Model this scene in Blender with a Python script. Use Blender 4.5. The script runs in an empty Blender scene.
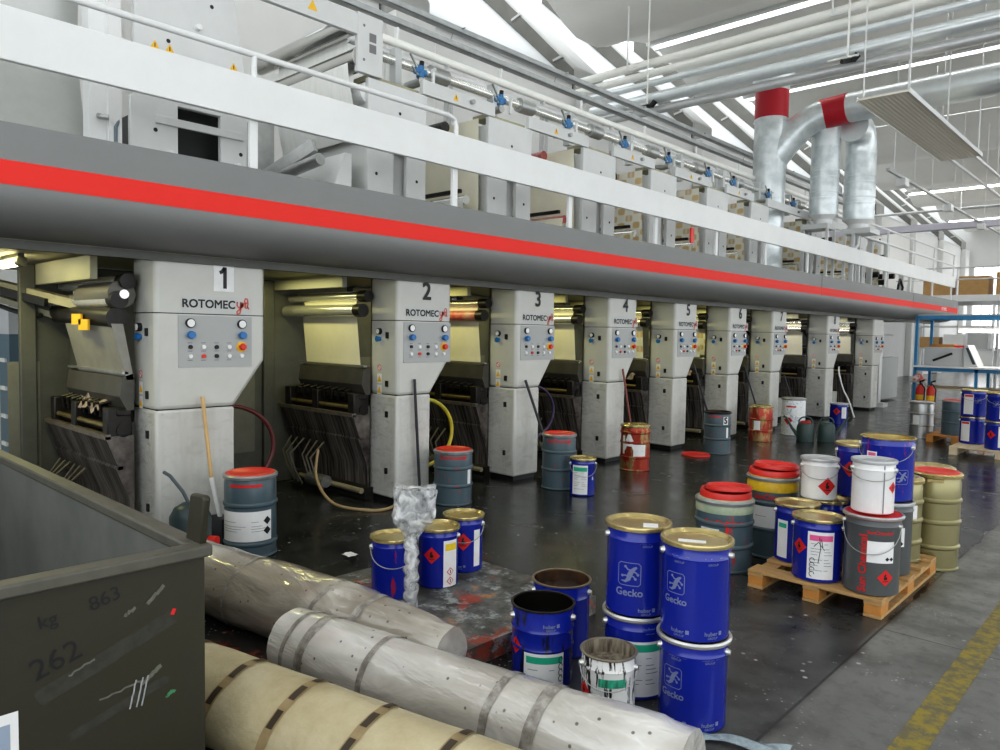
import bpy, bmesh, math, random
from mathutils import Vector, Matrix, noise
random.seed(7)
S = bpy.context.scene
COL = S.collection
PI = math.pi
sin, cos = math.sin, math.cos

# ------------------------------------------------------------------ materials
MATS = {}
def mat(name, col, rough=.5, metal=0., var=0., vscale=6., col2=None, bump=0., bscale=40., stretch=(1, 1, 1),
        emit=0., alpha=1., coat=0., lo=.4, hi=.65, rvar=0.):
    if name in MATS: return MATS[name]
    m = bpy.data.materials.new(name); m.use_nodes = True
    nt = m.node_tree; b = nt.nodes['Principled BSDF']
    c = (*col, 1)
    b.inputs['Base Color'].default_value = c
    b.inputs['Roughness'].default_value = rough
    b.inputs['Metallic'].default_value = metal
    b.inputs['Coat Weight'].default_value = coat
    if emit:
        b.inputs['Emission Color'].default_value = c
        b.inputs['Emission Strength'].default_value = emit
    if alpha < 1: b.inputs['Alpha'].default_value = alpha
    if var or bump or rvar:
        tc = nt.nodes.new('ShaderNodeTexCoord'); mp = nt.nodes.new('ShaderNodeMapping')
        mp.inputs['Scale'].default_value = stretch
        nt.links.new(tc.outputs['Object'], mp.inputs['Vector'])
    if var or rvar:
        n = nt.nodes.new('ShaderNodeTexNoise'); n.inputs['Scale'].default_value = vscale
        n.inputs['Detail'].default_value = 6; n.inputs['Roughness'].default_value = .65
        nt.links.new(mp.outputs['Vector'], n.inputs['Vector'])
        r = nt.nodes.new('ShaderNodeMapRange'); r.inputs['From Min'].default_value = lo; r.inputs['From Max'].default_value = hi
        r.inputs['To Max'].default_value = 1.
        nt.links.new(n.outputs['Fac'], r.inputs['Value'])
        if var:
            mx = nt.nodes.new('ShaderNodeMix'); mx.data_type = 'RGBA'
            mx.inputs['A'].default_value = c
            c2 = col2 if col2 else tuple(x * .45 for x in col)
            mx.inputs['B'].default_value = (*c2, 1)
            ml = nt.nodes.new('ShaderNodeMath'); ml.operation = 'MULTIPLY'; ml.inputs[1].default_value = var
            nt.links.new(r.outputs['Result'], ml.inputs[0]); nt.links.new(ml.outputs[0], mx.inputs['Factor'])
            nt.links.new(mx.outputs['Result'], b.inputs['Base Color'])
        if rvar:
            r2 = nt.nodes.new('ShaderNodeMapRange'); r2.inputs['To Min'].default_value = rough - rvar; r2.inputs['To Max'].default_value = rough + rvar
            nt.links.new(r.outputs['Result'], r2.inputs['Value']); nt.links.new(r2.outputs['Result'], b.inputs['Roughness'])
    if bump:
        n2 = nt.nodes.new('ShaderNodeTexNoise'); n2.inputs['Scale'].default_value = bscale; n2.inputs['Detail'].default_value = 4
        nt.links.new(mp.outputs['Vector'], n2.inputs['Vector'])
        bp = nt.nodes.new('ShaderNodeBump'); bp.inputs['Strength'].default_value = bump; bp.inputs['Distance'].default_value = .02
        nt.links.new(n2.outputs['Fac'], bp.inputs['Height']); nt.links.new(bp.outputs['Normal'], b.inputs['Normal'])
    MATS[name] = m
    return m

PAINT = mat('cabinet_paint', (.56, .56, .52), .38, var=.22, vscale=3, col2=(.40, .39, .34))
PAINTLOW = mat('cabinet_paint_dirty', (.58, .58, .545), .4, var=.4, vscale=4, col2=(.42, .40, .36), stretch=(3, 3, .35))
UPPER = mat('dryer_paint', (.66, .67, .66), .42, var=.12, vscale=2)
CREAM = mat('cream_panel', (.40, .385, .26), .5, var=.2, vscale=3)
FRAME = mat('inner_frame_paint', (.10, .102, .09), .5, var=.4, vscale=4)
FASC = mat('fascia_grey', (.225, .23, .225), .5, var=.08, vscale=2)
FASCD = mat('fascia_seam', (.16, .16, .16), .5)
RED = mat('stripe_red', (.78, .022, .012), .6)
WHITE = mat('white_paint', (.78, .79, .78), .4, var=.08, vscale=2)
BLACK = mat('black_rubber', (.012, .012, .013), .5)
DARK = mat('ink_blackened_steel', (.014, .013, .012), .42, metal=.3, var=.6, vscale=8, col2=(.04, .034, .03))
STEEL = mat('bright_roller', (.82, .82, .78), .25, metal=.75, var=.12, vscale=3, stretch=(.3, 6, 6))
STEELM = mat('matt_steel', (.5, .51, .5), .4, metal=.9, var=.3, vscale=6)
GALV = mat('galvanised_sheet', (.78, .82, .83), .3, metal=.5, var=.25, vscale=9, col2=(.60, .65, .66))
PIPEG = mat('pipe_grey', (.66, .67, .67), .35, metal=.35, var=.15)
TRAYG = mat('cable_tray_grey', (.52, .54, .54), .4, metal=.2, var=.3)
PIPEW = mat('pipe_white', (.90, .90, .85), .4, var=.06)
WEB = mat('plain_film_web', (.86, .82, .66), .35, var=.15, vscale=2)
SIGN = mat('sign_plate', (.52, .53, .51), .4)
PANELG = mat('control_panel_grey', (.40, .41, .40), .45)
INK = mat('lettering_black', (.012, .012, .014), .5)
GREYINK = mat('small_print_grey', (.22, .22, .24), .6)
BLUEK = mat('regulator_blue', (.02, .16, .42), .3)
VALVE = mat('valve_blue', (.05, .20, .42), .4, var=.3, vscale=20)
YEL = mat('warning_yellow', (.85, .50, .03), .5)
REDB = mat('button_red', (.65, .03, .02), .35)
WB = mat('button_white', (.8, .8, .78), .35)
BLU = mat('pail_blue', (.008, .022, .30), .22, coat=.3, var=.25, vscale=3, col2=(.006, .012, .16))
BLUD = mat('pail_blue_spilled', (.008, .022, .28), .25, coat=.3, var=.9, vscale=9, col2=(.012, .011, .012), stretch=(3, 3, .5), lo=.55, hi=.62)
BLUR = mat('pail_blue_red_splash', (.008, .022, .30), .25, coat=.3, var=.9, vscale=9, col2=(.45, .02, .015), stretch=(3, 3, .7), lo=.60, hi=.66)
GOLD = mat('gold_lacquer_tin', (.64, .53, .25), .25, metal=.8, var=.35, vscale=6, col2=(.30, .25, .12))
GOLDW = mat('gold_drum_lacquer', (.36, .33, .18), .3, metal=.65, var=.3, vscale=3, col2=(.24, .21, .11))
GOLDR = mat('gold_drum_red_spill', (.38, .27, .12), .32, metal=.5, var=.95, vscale=4.5, col2=(.36, .035, .02), stretch=(2, 2, .9), lo=.42, hi=.5)
DRUM = mat('drum_slate', (.075, .115, .135), .35, coat=.15, var=.35, vscale=5, col2=(.04, .06, .07))
DRUMR = mat('drum_slate_red_drips', (.075, .115, .135), .38, var=.9, vscale=10, col2=(.40, .03, .03), stretch=(3, 3, .5), lo=.6, hi=.66)
GREYP = mat('pail_dark_grey', (.10, .108, .11), .35, coat=.1, var=.25, vscale=5)
WP = mat('pail_white', (.80, .80, .79), .3, coat=.2, var=.12, vscale=7)
WPD = mat('pail_white_drips', (.78, .78, .76), .35, var=1., vscale=11, col2=(.015, .014, .014), stretch=(4, 4, .55), lo=.52, hi=.56)
LIDR = mat('lid_red', (.68, .035, .025), .38, var=.4, vscale=9, col2=(.45, .02, .02))
YELB = mat('drum_yellow_band', (.72, .48, .02), .4, var=.6, vscale=9, col2=(.35, .20, .02))
GRNB = mat('drum_green_smear', (.32, .40, .28), .45, var=.8, vscale=9, col2=(.55, .55, .40))
LABEL = mat('label_white', (.80, .80, .79), .5, var=.12, vscale=9)
LGREEN = mat('label_green', (.02, .40, .24), .5)
LPINK = mat('label_pink', (.75, .12, .30), .5)
LYEL = mat('label_yellow', (.75, .55, .02), .5)
HAZR = mat('hazard_red', (.62, .02, .02), .45)
LOGO = mat('logo_silver', (.17, .20, .34), .4)
WIRE = mat('zinc_wire', (.62, .62, .60), .35, metal=.8)
INSIDE = mat('ink_residue', (.03, .02, .015), .25, var=.7, vscale=9, col2=(.10, .05, .025))
WOOD = mat('pallet_wood', (.50, .31, .13), .7, var=.6, vscale=5, col2=(.30, .18, .07), stretch=(1, 6, 6), bump=.2)
WOODP = mat('pallet_wood_pale', (.66, .55, .38), .7, var=.4, vscale=5, col2=(.45, .34, .2))
WOODO = mat('block_wood_orange', (.55, .25, .06), .7, var=.5, vscale=6, col2=(.32, .14, .04))
STICKW = mat('broom_wood', (.62, .42, .19), .6, var=.3, vscale=10)
STICKD = mat('dark_stick', (.03, .03, .035), .5)
BINM = mat('bin_olive_steel', (.036, .033, .020), .5, var=.55, vscale=2.2, col2=(.024, .022, .014), rvar=.1)
BINI = mat('bin_inner_grey', (.17, .175, .16), .45, var=.45, vscale=3, col2=(.08, .085, .08))
BINR = mat('bin_worn_rim', (.105, .10, .08), .5, var=.6, vscale=14, col2=(.07, .07, .055))
SCUFF = mat('scuff_light', (.15, .15, .12), .7, var=.5, vscale=30)
SCUFFG = mat('scuff_tape', (.046, .044, .033), .6, var=.6, vscale=25)
CHALK = mat('scuff_white', (.34, .36, .36), .7, var=.5, vscale=40)
BEIGE = mat('beige_wrap', (.55, .49, .33), .42, var=.7, vscale=3.5, col2=(.33, .26, .13), bump=.2, bscale=45, lo=.38, hi=.7)
TAPE = mat('brown_tape', (.33, .25, .13), .45, var=.4, vscale=20)
TAPED = mat('dark_tape_print', (.05, .035, .02), .5)
CARD = mat('cardboard_box', (.50, .31, .13), .7, var=.2)
BLUEF = mat('bench_blue', (.05, .26, .50), .45, var=.2)
CONS = mat('console_grey', (.52, .53, .52), .45)
WALLM = mat('wall_white', (.80, .80, .78), .7, var=.06, vscale=1)
CONC = mat('precast_concrete', (.84, .83, .79), .75, var=.2, vscale=1.2, col2=(.72, .71, .67))
CONCD = mat('shaded_rib_concrete', (.16, .157, .14), .8, var=.3, vscale=2)  # rib concrete darkened, shade painted into the colour
SKY = mat('skylight_glazing', (1., 1., 1.), .5, emit=5.)
SLOPE = mat('sloped_panel_white', (.60, .61, .61), .6, var=.08, vscale=.6)
RIBC = mat('rib_concrete', (.47, .47, .45), .7, var=.15, vscale=1.)
WING = mat('window_glow', (.97, .98, 1.), .5, emit=1.5)
TUBE = mat('lamp_tube', (1., .96, .90), .5, emit=7.)
TUBEY = mat('lamp_tube_warm', (1., .93, .62), .5, emit=6.)
RADP = mat('radiant_panel_beige', (.78, .75, .65), .6)
DUCTR = mat('duct_red', (.52, .012, .03), .38)
HOSEY = mat('hose_yellow', (.55, .42, .03), .4, var=.6, vscale=10, col2=(.2, .3, .04))
HOSER = mat('hose_dark_red', (.09, .015, .015), .4)
HOSEP = mat('hose_violet', (.035, .02, .07), .4)
HOSET = mat('hose_tan', (.35, .25, .13), .5)
CAN = mat('watering_can_green', (.04, .07, .065), .45)
PINKR = mat('roller_red_ink', (.42, .06, .06), .3, var=.5, vscale=4, col2=(.6, .55, .45))
LINEY = None

def special_mats():
    global FLOOR, STREAK, WRAP, WRAPL, FILM, PRINTW, SPIRAL, RIBBED, LINEY, CRUMP, PLANK
    def new(n):
        m = bpy.data.materials.new(n); m.use_nodes = True
        return m, m.node_tree, m.node_tree.nodes['Principled BSDF']
    def N(nt, t, **kw):
        n = nt.nodes.new(t)
        for k, v in kw.items(): n.inputs[k].default_value = v
        return n
    def rng(nt, src, a, b, c=0., d=1.):
        r = N(nt, 'ShaderNodeMapRange', **{'From Min': a, 'From Max': b, 'To Min': c, 'To Max': d}); nt.links.new(src, r.inputs['Value']); return r.outputs['Result']
    def mix(nt, f, a, b):
        m = nt.nodes.new('ShaderNodeMix'); m.data_type = 'RGBA'
        for s, v in (('A', a), ('B', b)):
            if isinstance(v, tuple): m.inputs[s].default_value = (*v, 1)
            else: nt.links.new(v, m.inputs[s])
        nt.links.new(f, m.inputs['Factor']); return m.outputs['Result']
    def mul(nt, a, b, op='MULTIPLY'):
        m = nt.nodes.new('ShaderNodeMath'); m.operation = op
        for k, v in enumerate((a, b)):
            if isinstance(v, (int, float)): m.inputs[k].default_value = v
            else: nt.links.new(v, m.inputs[k])
        return m.outputs[0]
    # floor: glossy ink-darkened concrete by the press, paler rough concrete beyond the joint
    FLOOR, nt, b = new('ink_stained_concrete_floor')
    tc = nt.nodes.new('ShaderNodeTexCoord'); V = tc.outputs['Object']
    sx = nt.nodes.new('ShaderNodeSeparateXYZ'); nt.links.new(V, sx.inputs[0])
    def noi(scale, det=6, rough=.6, src=V):
        n = N(nt, 'ShaderNodeTexNoise', Scale=scale, Detail=det, Roughness=rough); nt.links.new(src, n.inputs['Vector']); return n.outputs['Fac']
    n1, n2, n3 = noi(.9), noi(3.1), noi(14., 8, .7)
    dark = mix(nt, rng(nt, n2, .35, .7), (.014, .0155, .0155), (.042, .045, .044))
    dark = mix(nt, mul(nt, rng(nt, n3, .56, .70), .5), dark, (.10, .10, .095))
    pale = mix(nt, rng(nt, n2, .38, .62), (.115, .115, .107), (.25, .25, .235))
    pale = mix(nt, mul(nt, rng(nt, n3, .5, .68), .6), pale, (.075, .074, .068))
    side = rng(nt, mul(nt, sx.outputs['X'], mul(nt, n2, .10), 'ADD'), -1.16, -1.10)
    c = mix(nt, side, dark, pale)
    near = mul(nt, rng(nt, sx.outputs['Y'], 3.2, 5.4, 1, 0), rng(nt, sx.outputs['X'], -2.4, -1.8, 0, 1))   # scuffed paler floor in front of the pallet
    c = mix(nt, mul(nt, near, mul(nt, rng(nt, n2, .3, .65), .75)), c, (.105, .107, .103))
    # red and orange ink stains
    st = mul(nt, rng(nt, n1, .50, .60), rng(nt, noi(5.), .5, .6))
    zone = mul(nt, rng(nt, sx.outputs['X'], -4.0, -3.4, 0, 1), mul(nt, rng(nt, sx.outputs['X'], -2.3, -1.9, 1, 0), rng(nt, sx.outputs['Y'], 4.3, 5.2, 1, 0)))
    c = mix(nt, mul(nt, mul(nt, st, zone), .8), c, (.30, .05, .025))
    # paint specks
    vo = nt.nodes.new('ShaderNodeTexVoronoi'); vo.inputs['Scale'].default_value = 9.; nt.links.new(V, vo.inputs['Vector'])
    sp = mul(nt, rng(nt, vo.outputs['Distance'], .07, .12, 1, 0), rng(nt, noi(1.7), .50, .57))
    c = mix(nt, mul(nt, sp, .75), c, (.5, .5, .48))
    vo2 = nt.nodes.new('ShaderNodeTexVoronoi'); vo2.inputs['Scale'].default_value = 31.; nt.links.new(V, vo2.inputs['Vector'])
    sp2 = mul(nt, rng(nt, vo2.outputs['Distance'], .11, .20, 1, 0), rng(nt, noi(2.3), .51, .60))
    c = mix(nt, mul(nt, sp2, .6), c, (.42, .43, .41))
    # the cast joint line
    jl = mul(nt, rng(nt, sx.outputs['X'], -1.203, -1.197), rng(nt, sx.outputs['X'], -1.19, -1.184, 1, 0))
    c = mix(nt, mul(nt, jl, .8), c, (.015, .015, .014))
    jm = nt.nodes.new('ShaderNodeMath'); jm.operation = 'MODULO'; nt.links.new(mul(nt, sx.outputs['Y'], 20.6, 'ADD'), jm.inputs[0]); jm.inputs[1].default_value = 5.
    j2 = mul(nt, rng(nt, jm.outputs[0], .0, .004), rng(nt, jm.outputs[0], .008, .012, 1, 0))
    c = mix(nt, mul(nt, mul(nt, j2, side), .8), c, (.02, .02, .018))
    nt.links.new(c, b.inputs['Base Color'])
    rg = mul(nt, rng(nt, n2, .3, .7, .14, .30), mul(nt, side, .30), 'ADD')
    rg = mul(nt, rg, mul(nt, near, .16), 'ADD')
    nt.links.new(rg, b.inputs['Roughness'])
    bp = N(nt, 'ShaderNodeBump', Strength=.12, Distance=.01); nt.links.new(n3, bp.inputs['Height']); nt.links.new(bp.outputs['Normal'], b.inputs['Normal'])
    # worn yellow line
    LINEY, nt, b = new('worn_yellow_line')
    tc = nt.nodes.new('ShaderNodeTexCoord'); V = tc.outputs['Object']
    n = N(nt, 'ShaderNodeTexNoise', Scale=16., Detail=8, Roughness=.7); nt.links.new(V, n.inputs['Vector'])
    c = mix(nt, rng(nt, n.outputs['Fac'], .42, .58), (.27, .21, .03), (.13, .115, .07)); nt.links.new(c, b.inputs['Base Color'])
    b.inputs['Roughness'].default_value = .6
    # ink pans: vertical dribbles
    STREAK, nt, b = new('ink_dribbled_steel')
    tc = nt.nodes.new('ShaderNodeTexCoord'); mp = nt.nodes.new('ShaderNodeMapping'); mp.inputs['Scale'].default_value = (26, 1.2, 1.2)
    nt.links.new(tc.outputs['Object'], mp.inputs['Vector'])
    n = N(nt, 'ShaderNodeTexNoise', Scale=1.2, Detail=6, Roughness=.7); nt.links.new(mp.outputs['Vector'], n.inputs['Vector'])
    c = mix(nt, rng(nt, n.outputs['Fac'], .36, .58), (.27, .24, .215), (.03, .024, .022)); nt.links.new(c, b.inputs['Base Color'])
    b.inputs['Roughness'].default_value = .35; b.inputs['Metallic'].default_value = .25
    # crumpled clear wrap over a pale roll
    WRAP, nt, b = new('crumpled_clear_wrap')
    tc = nt.nodes.new('ShaderNodeTexCoord'); mp = nt.nodes.new('ShaderNodeMapping'); mp.inputs['Scale'].default_value = (.9, 3.2, 3.2)
    nt.links.new(tc.outputs['Object'], mp.inputs['Vector'])
    n = N(nt, 'ShaderNodeTexNoise', Scale=2.2, Detail=4, Roughness=.5, Distortion=.6); nt.links.new(mp.outputs['Vector'], n.inputs['Vector'])
    ng = N(nt, 'ShaderNodeTexNoise', Scale=1.6, Detail=5); nt.links.new(tc.outputs['Object'], ng.inputs['Vector'])
    c = mix(nt, rng(nt, n.outputs['Fac'], .35, .7), (.40, .375, .325), (.64, .615, .56))
    c = mix(nt, mul(nt, rng(nt, ng.outputs['Fac'], .42, .62), .75), c, (.22, .185, .135))
    vo = nt.nodes.new('ShaderNodeTexVoronoi'); vo.inputs['Scale'].default_value = 17.; nt.links.new(tc.outputs['Object'], vo.inputs['Vector'])
    c = mix(nt, rng(nt, vo.outputs['Distance'], .08, .13, .85, 0), c, (.07, .06, .05))
    nt.links.new(c, b.inputs['Base Color']); b.inputs['Roughness'].default_value = .28; b.inputs['Coat Weight'].default_value = .9; b.inputs['Coat Roughness'].default_value = .07
    bp = N(nt, 'ShaderNodeBump', Strength=.8, Distance=.03); nt.links.new(n.outputs['Fac'], bp.inputs['Height'])
    nt.links.new(bp.outputs['Normal'], b.inputs['Normal']); nt.links.new(bp.outputs['Normal'], b.inputs['Coat Normal'])
    # cleaner wrap
    WRAPL, nt, b = new('crumpled_pale_wrap')
    tc = nt.nodes.new('ShaderNodeTexCoord'); mp = nt.nodes.new('ShaderNodeMapping'); mp.inputs['Scale'].default_value = (.9, 3.2, 3.2)
    nt.links.new(tc.outputs['Object'], mp.inputs['Vector'])
    n = N(nt, 'ShaderNodeTexNoise', Scale=2.2, Detail=4, Roughness=.5, Distortion=.6); nt.links.new(mp.outputs['Vector'], n.inputs['Vector'])
    ng = N(nt, 'ShaderNodeTexNoise', Scale=1.6, Detail=5); nt.links.new(tc.outputs['Object'], ng.inputs['Vector'])
    c = mix(nt, rng(nt, n.outputs['Fac'], .35, .7), (.50, .485, .45), (.72, .71, .68))
    c = mix(nt, mul(nt, rng(nt, ng.outputs['Fac'], .48, .68), .6), c, (.33, .30, .25))
    vo = nt.nodes.new('ShaderNodeTexVoronoi'); vo.inputs['Scale'].default_value = 17.; nt.links.new(tc.outputs['Object'], vo.inputs['Vector'])
    c = mix(nt, rng(nt, vo.outputs['Distance'], .08, .13, .85, 0), c, (.07, .06, .05))
    nt.links.new(c, b.inputs['Base Color']); b.inputs['Roughness'].default_value = .28; b.inputs['Coat Weight'].default_value = .9; b.inputs['Coat Roughness'].default_value = .07
    bp = N(nt, 'ShaderNodeBump', Strength=.8, Distance=.03); nt.links.new(n.outputs['Fac'], bp.inputs['Height'])
    nt.links.new(bp.outputs['Normal'], b.inputs['Normal']); nt.links.new(bp.outputs['Normal'], b.inputs['Coat Normal'])
    # clear film stuck on the cabinets' lower panels
    FILM, nt, b = new('clear_protective_film')
    tc = nt.nodes.new('ShaderNodeTexCoord'); mp = nt.nodes.new('ShaderNodeMapping'); mp.inputs['Scale'].default_value = (3, 3, 7); mp.inputs['Rotation'].default_value = (.5, .3, 0)
    nt.links.new(tc.outputs['Object'], mp.inputs['Vector'])
    n = N(nt, 'ShaderNodeTexNoise', Scale=2., Detail=5, Roughness=.6, Distortion=.8); nt.links.new(mp.outputs['Vector'], n.inputs['Vector'])
    bp = N(nt, 'ShaderNodeBump', Strength=.8, Distance=.02); nt.links.new(n.outputs['Fac'], bp.inputs['Height']); nt.links.new(bp.outputs['Normal'], b.inputs['Normal'])
    b.inputs['Base Color'].default_value = (.6, .59, .56, 1); b.inputs['Roughness'].default_value = .14
    nt.links.new(rng(nt, n.outputs['Fac'], .5, .75, .04, .22), b.inputs['Alpha'])
    # crumpled clear plastic on the scraper post
    CRUMP, nt, b = new('crumpled_clear_plastic')
    tc = nt.nodes.new('ShaderNodeTexCoord')
    n = N(nt, 'ShaderNodeTexNoise', Scale=16., Detail=5, Distortion=1.); nt.links.new(tc.outputs['Object'], n.inputs['Vector'])
    c = mix(nt, rng(nt, n.outputs['Fac'], .35, .65), (.40, .42, .43), (.80, .81, .81)); nt.links.new(c, b.inputs['Base Color'])
    b.inputs['Roughness'].default_value = .10; nt.links.new(rng(nt, n.outputs['Fac'], .35, .65, .35, .8), b.inputs['Alpha'])
    bp = N(nt, 'ShaderNodeBump', Strength=1., Distance=.02); nt.links.new(n.outputs['Fac'], bp.inputs['Height']); nt.links.new(bp.outputs['Normal'], b.inputs['Normal'])
    # printed film web: rows of golden motifs
    PRINTW, nt, b = new('printed_film_web')
    tc = nt.nodes.new('ShaderNodeTexCoord'); mp = nt.nodes.new('ShaderNodeMapping'); mp.inputs['Rotation'].default_value = (0, 0, 0)
    nt.links.new(tc.outputs['Object'], mp.inputs['Vector'])
    s2 = nt.nodes.new('ShaderNodeSeparateXYZ'); nt.links.new(mp.outputs['Vector'], s2.inputs[0])
    def sn(src, k):
        m = nt.nodes.new('ShaderNodeMath'); m.operation = 'SINE'; nt.links.new(mul(nt, src, k), m.inputs[0]); return m.outputs[0]
    spot = rng(nt, mul(nt, sn(s2.outputs['X'], 24.), sn(s2.outputs['Z'], 30.)), .05, .3)
    bar = rng(nt, sn(s2.outputs['X'], 24.), -.95, -.8, 1, 0)
    c = mix(nt, mul(nt, spot, .8), (.80, .77, .66), (.60, .40, .13)); c = mix(nt, mul(nt, bar, .5), c, (.75, .74, .70)); nt.links.new(c, b.inputs['Base Color'])
    b.inputs['Roughness'].default_value = .4
    # spiral-seamed galvanised duct
    SPIRAL, nt, b = new('spiral_duct_metal')
    tc = nt.nodes.new('ShaderNodeTexCoord')
    w = N(nt, 'ShaderNodeTexWave', Scale=2.4, Distortion=.2); w.bands_direction = 'Z'; nt.links.new(tc.outputs['Object'], w.inputs['Vector'])
    n = N(nt, 'ShaderNodeTexNoise', Scale=5., Detail=3); nt.links.new(tc.outputs['Object'], n.inputs['Vector'])
    c = mix(nt, rng(nt, n.outputs['Fac'], .4, .6), (.62, .67, .68), (.78, .82, .83)); nt.links.new(c, b.inputs['Base Color'])
    b.inputs['Metallic'].default_value = .5; b.inputs['Roughness'].default_value = .28
    bp = N(nt, 'ShaderNodeBump', Strength=.12, Distance=.01); nt.links.new(rng(nt, w.outputs['Fac'], .85, 1.), bp.inputs['Height']); nt.links.new(bp.outputs['Normal'], b.inputs['Normal'])
    # fluted concrete soffit
    PLANK, nt, b = new('paint_crusted_board')
    tc = nt.nodes.new('ShaderNodeTexCoord'); V = tc.outputs['Object']
    a = N(nt, 'ShaderNodeTexNoise', Scale=3.4, Detail=6, Roughness=.65); nt.links.new(V, a.inputs['Vector'])
    a2 = N(nt, 'ShaderNodeTexNoise', Scale=5.3, Detail=6, Roughness=.7); a2.noise_dimensions = '4D'; a2.inputs['W'].default_value = 3.; nt.links.new(V, a2.inputs['Vector'])
    a3 = N(nt, 'ShaderNodeTexNoise', Scale=8., Detail=6, Roughness=.7); a3.noise_dimensions = '4D'; a3.inputs['W'].default_value = 9.; nt.links.new(V, a3.inputs['Vector'])
    c = mix(nt, rng(nt, a2.outputs['Fac'], .4, .65), (.05, .048, .04), (.20, .21, .195))
    c = mix(nt, mul(nt, rng(nt, a.outputs['Fac'], .54, .60), .85), c, (.36, .06, .03))
    c = mix(nt, mul(nt, rng(nt, a3.outputs['Fac'], .53, .60), .8), c, (.38, .41, .40))
    c = mix(nt, mul(nt, rng(nt, a2.outputs['Fac'], .58, .63), .8), c, (.50, .20, .04))
    nt.links.new(c, b.inputs['Base Color']); b.inputs['Roughness'].default_value = .5
    bp = N(nt, 'ShaderNodeBump', Strength=.5, Distance=.02); nt.links.new(a3.outputs['Fac'], bp.inputs['Height']); nt.links.new(bp.outputs['Normal'], b.inputs['Normal'])
special_mats()

# ------------------------------------------------------------------ mesh building
class MB:
    def __init__(s): s.v = []; s.f = []
    def add(s, vs, fs):
        o = len(s.v); s.v += [tuple(p) for p in vs]; s.f += [tuple(i + o for i in f) for f in fs]; return s
    def box(s, x0, x1, y0, y1, z0, z1):
        x0, x1 = min(x0, x1), max(x0, x1); y0, y1 = min(y0, y1), max(y0, y1); z0, z1 = min(z0, z1), max(z0, z1)
        return s.add([(x0, y0, z0), (x1, y0, z0), (x1, y1, z0), (x0, y1, z0), (x0, y0, z1), (x1, y0, z1), (x1, y1, z1), (x0, y1, z1)],
                     [(0, 3, 2, 1), (4, 5, 6, 7), (0, 1, 5, 4), (1, 2, 6, 5), (2, 3, 7, 6), (3, 0, 4, 7)])
    def prism(s, poly, axis, a, b):
        # poly: 2-D points; axis 0: (y,z) along x; 1: (x,z) along y; 2: (x,y) along z
        n = len(poly)
        def P(p, t): return (t, p[0], p[1]) if axis == 0 else (p[0], t, p[1]) if axis == 1 else (p[0], p[1], t)
        vs = [P(p, a) for p in poly] + [P(p, b) for p in poly]
        fs = [tuple(range(n)), tuple(range(2 * n - 1, n - 1, -1))] + [(i, i + n, (i + 1) % n + n, (i + 1) % n) for i in range(n)]
        return s.add(vs, fs)
    def beam(s, p0, p1, w, h, up=(0, 0, 1)):
        p0, p1 = Vector(p0), Vector(p1); d = (p1 - p0).normalized(); u = Vector(up)
        r = d.cross(u)
        if r.length < 1e-4: r = d.cross(Vector((1, 0, 0)))
        r.normalize(); u = r.cross(d)
        vs = [p + r * a * w / 2 + u * b * h / 2 for p in (p0, p1) for a, b in ((-1, -1), (1, -1), (1, 1), (-1, 1))]
        return s.add(vs, [(0, 1, 2, 3), (7, 6, 5, 4), (0, 4, 5, 1), (1, 5, 6, 2), (2, 6, 7, 3), (3, 7, 4, 0)])
    def tube(s, pts, r, n=10, caps=True):
        pts = [Vector(p) for p in pts]; m = len(pts)
        rs = r if isinstance(r, (list, tuple)) else [r] * m
        d0 = (pts[1] - pts[0]).normalized()
        ref = Vector((0, 0, 1)) if abs(d0.z) < .9 else Vector((1, 0, 0))
        vs = []
        u = None
        for i, p in enumerate(pts):
            d = (pts[min(i + 1, m - 1)] - pts[max(i - 1, 0)]).normalized()
            if u is None: u = (ref - d * ref.dot(d)).normalized()
            else: u = (u - d * u.dot(d)).normalized()
            w = d.cross(u)
            for k in range(n):
                a = 2 * PI * k / n
                vs.append(p + (u * cos(a) + w * sin(a)) * rs[i])
        fs = [(i * n + k, i * n + (k + 1) % n, (i + 1) * n + (k + 1) % n, (i + 1) * n + k) for i in range(m - 1) for k in range(n)]
        if caps: fs += [tuple(range(n - 1, -1, -1)), tuple(range((m - 1) * n, m * n))]
        return s.add(vs, fs)
    def lathe(s, prof, c=(0, 0, 0), n=40, cap0=False, cap1=False):
        vs = []; m = len(prof)
        for r, z in prof:
            for k in range(n):
                a = 2 * PI * k / n; vs.append((c[0] + r * cos(a), c[1] + r * sin(a), c[2] + z))
        fs = [(i * n + k, i * n + (k + 1) % n, (i + 1) * n + (k + 1) % n, (i + 1) * n + k) for i in range(m - 1) for k in range(n)]
        if cap0: fs.append(tuple(range(n - 1, -1, -1)))
        if cap1: fs.append(tuple(range((m - 1) * n, m * n)))
        return s.add(vs, fs)
    def quad(s, a, b, c, d): return s.add([a, b, c, d], [(0, 1, 2, 3)])
    def grid(s, fn, nu, nv):
        vs = [fn(i / nu, j / nv) for j in range(nv + 1) for i in range(nu + 1)]
        fs = [(j * (nu + 1) + i, j * (nu + 1) + i + 1, (j + 1) * (nu + 1) + i + 1, (j + 1) * (nu + 1) + i) for j in range(nv) for i in range(nu)]
        return s.add(vs, fs)
    def sphere(s, c, r, n=14):
        prof = [(max(1e-4, r * sin(PI * i / 8)) if 0 < i < 8 else 1e-4, -r * cos(PI * i / 8)) for i in range(9)]
        return s.lathe(prof, c, n)
    def mesh(s, name, m, ang=.6, fix=False):
        me = bpy.data.meshes.new(name); me.from_pydata(s.v, [], s.f); me.update()
        if fix:
            bm = bmesh.new(); bm.from_mesh(me); bmesh.ops.recalc_face_normals(bm, faces=bm.faces); bm.to_mesh(me); bm.free()
        me.materials.append(m)
        me.polygons.foreach_set('use_smooth', [True] * len(me.polygons))
        me.set_sharp_from_angle(angle=ang)
        return me
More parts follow.
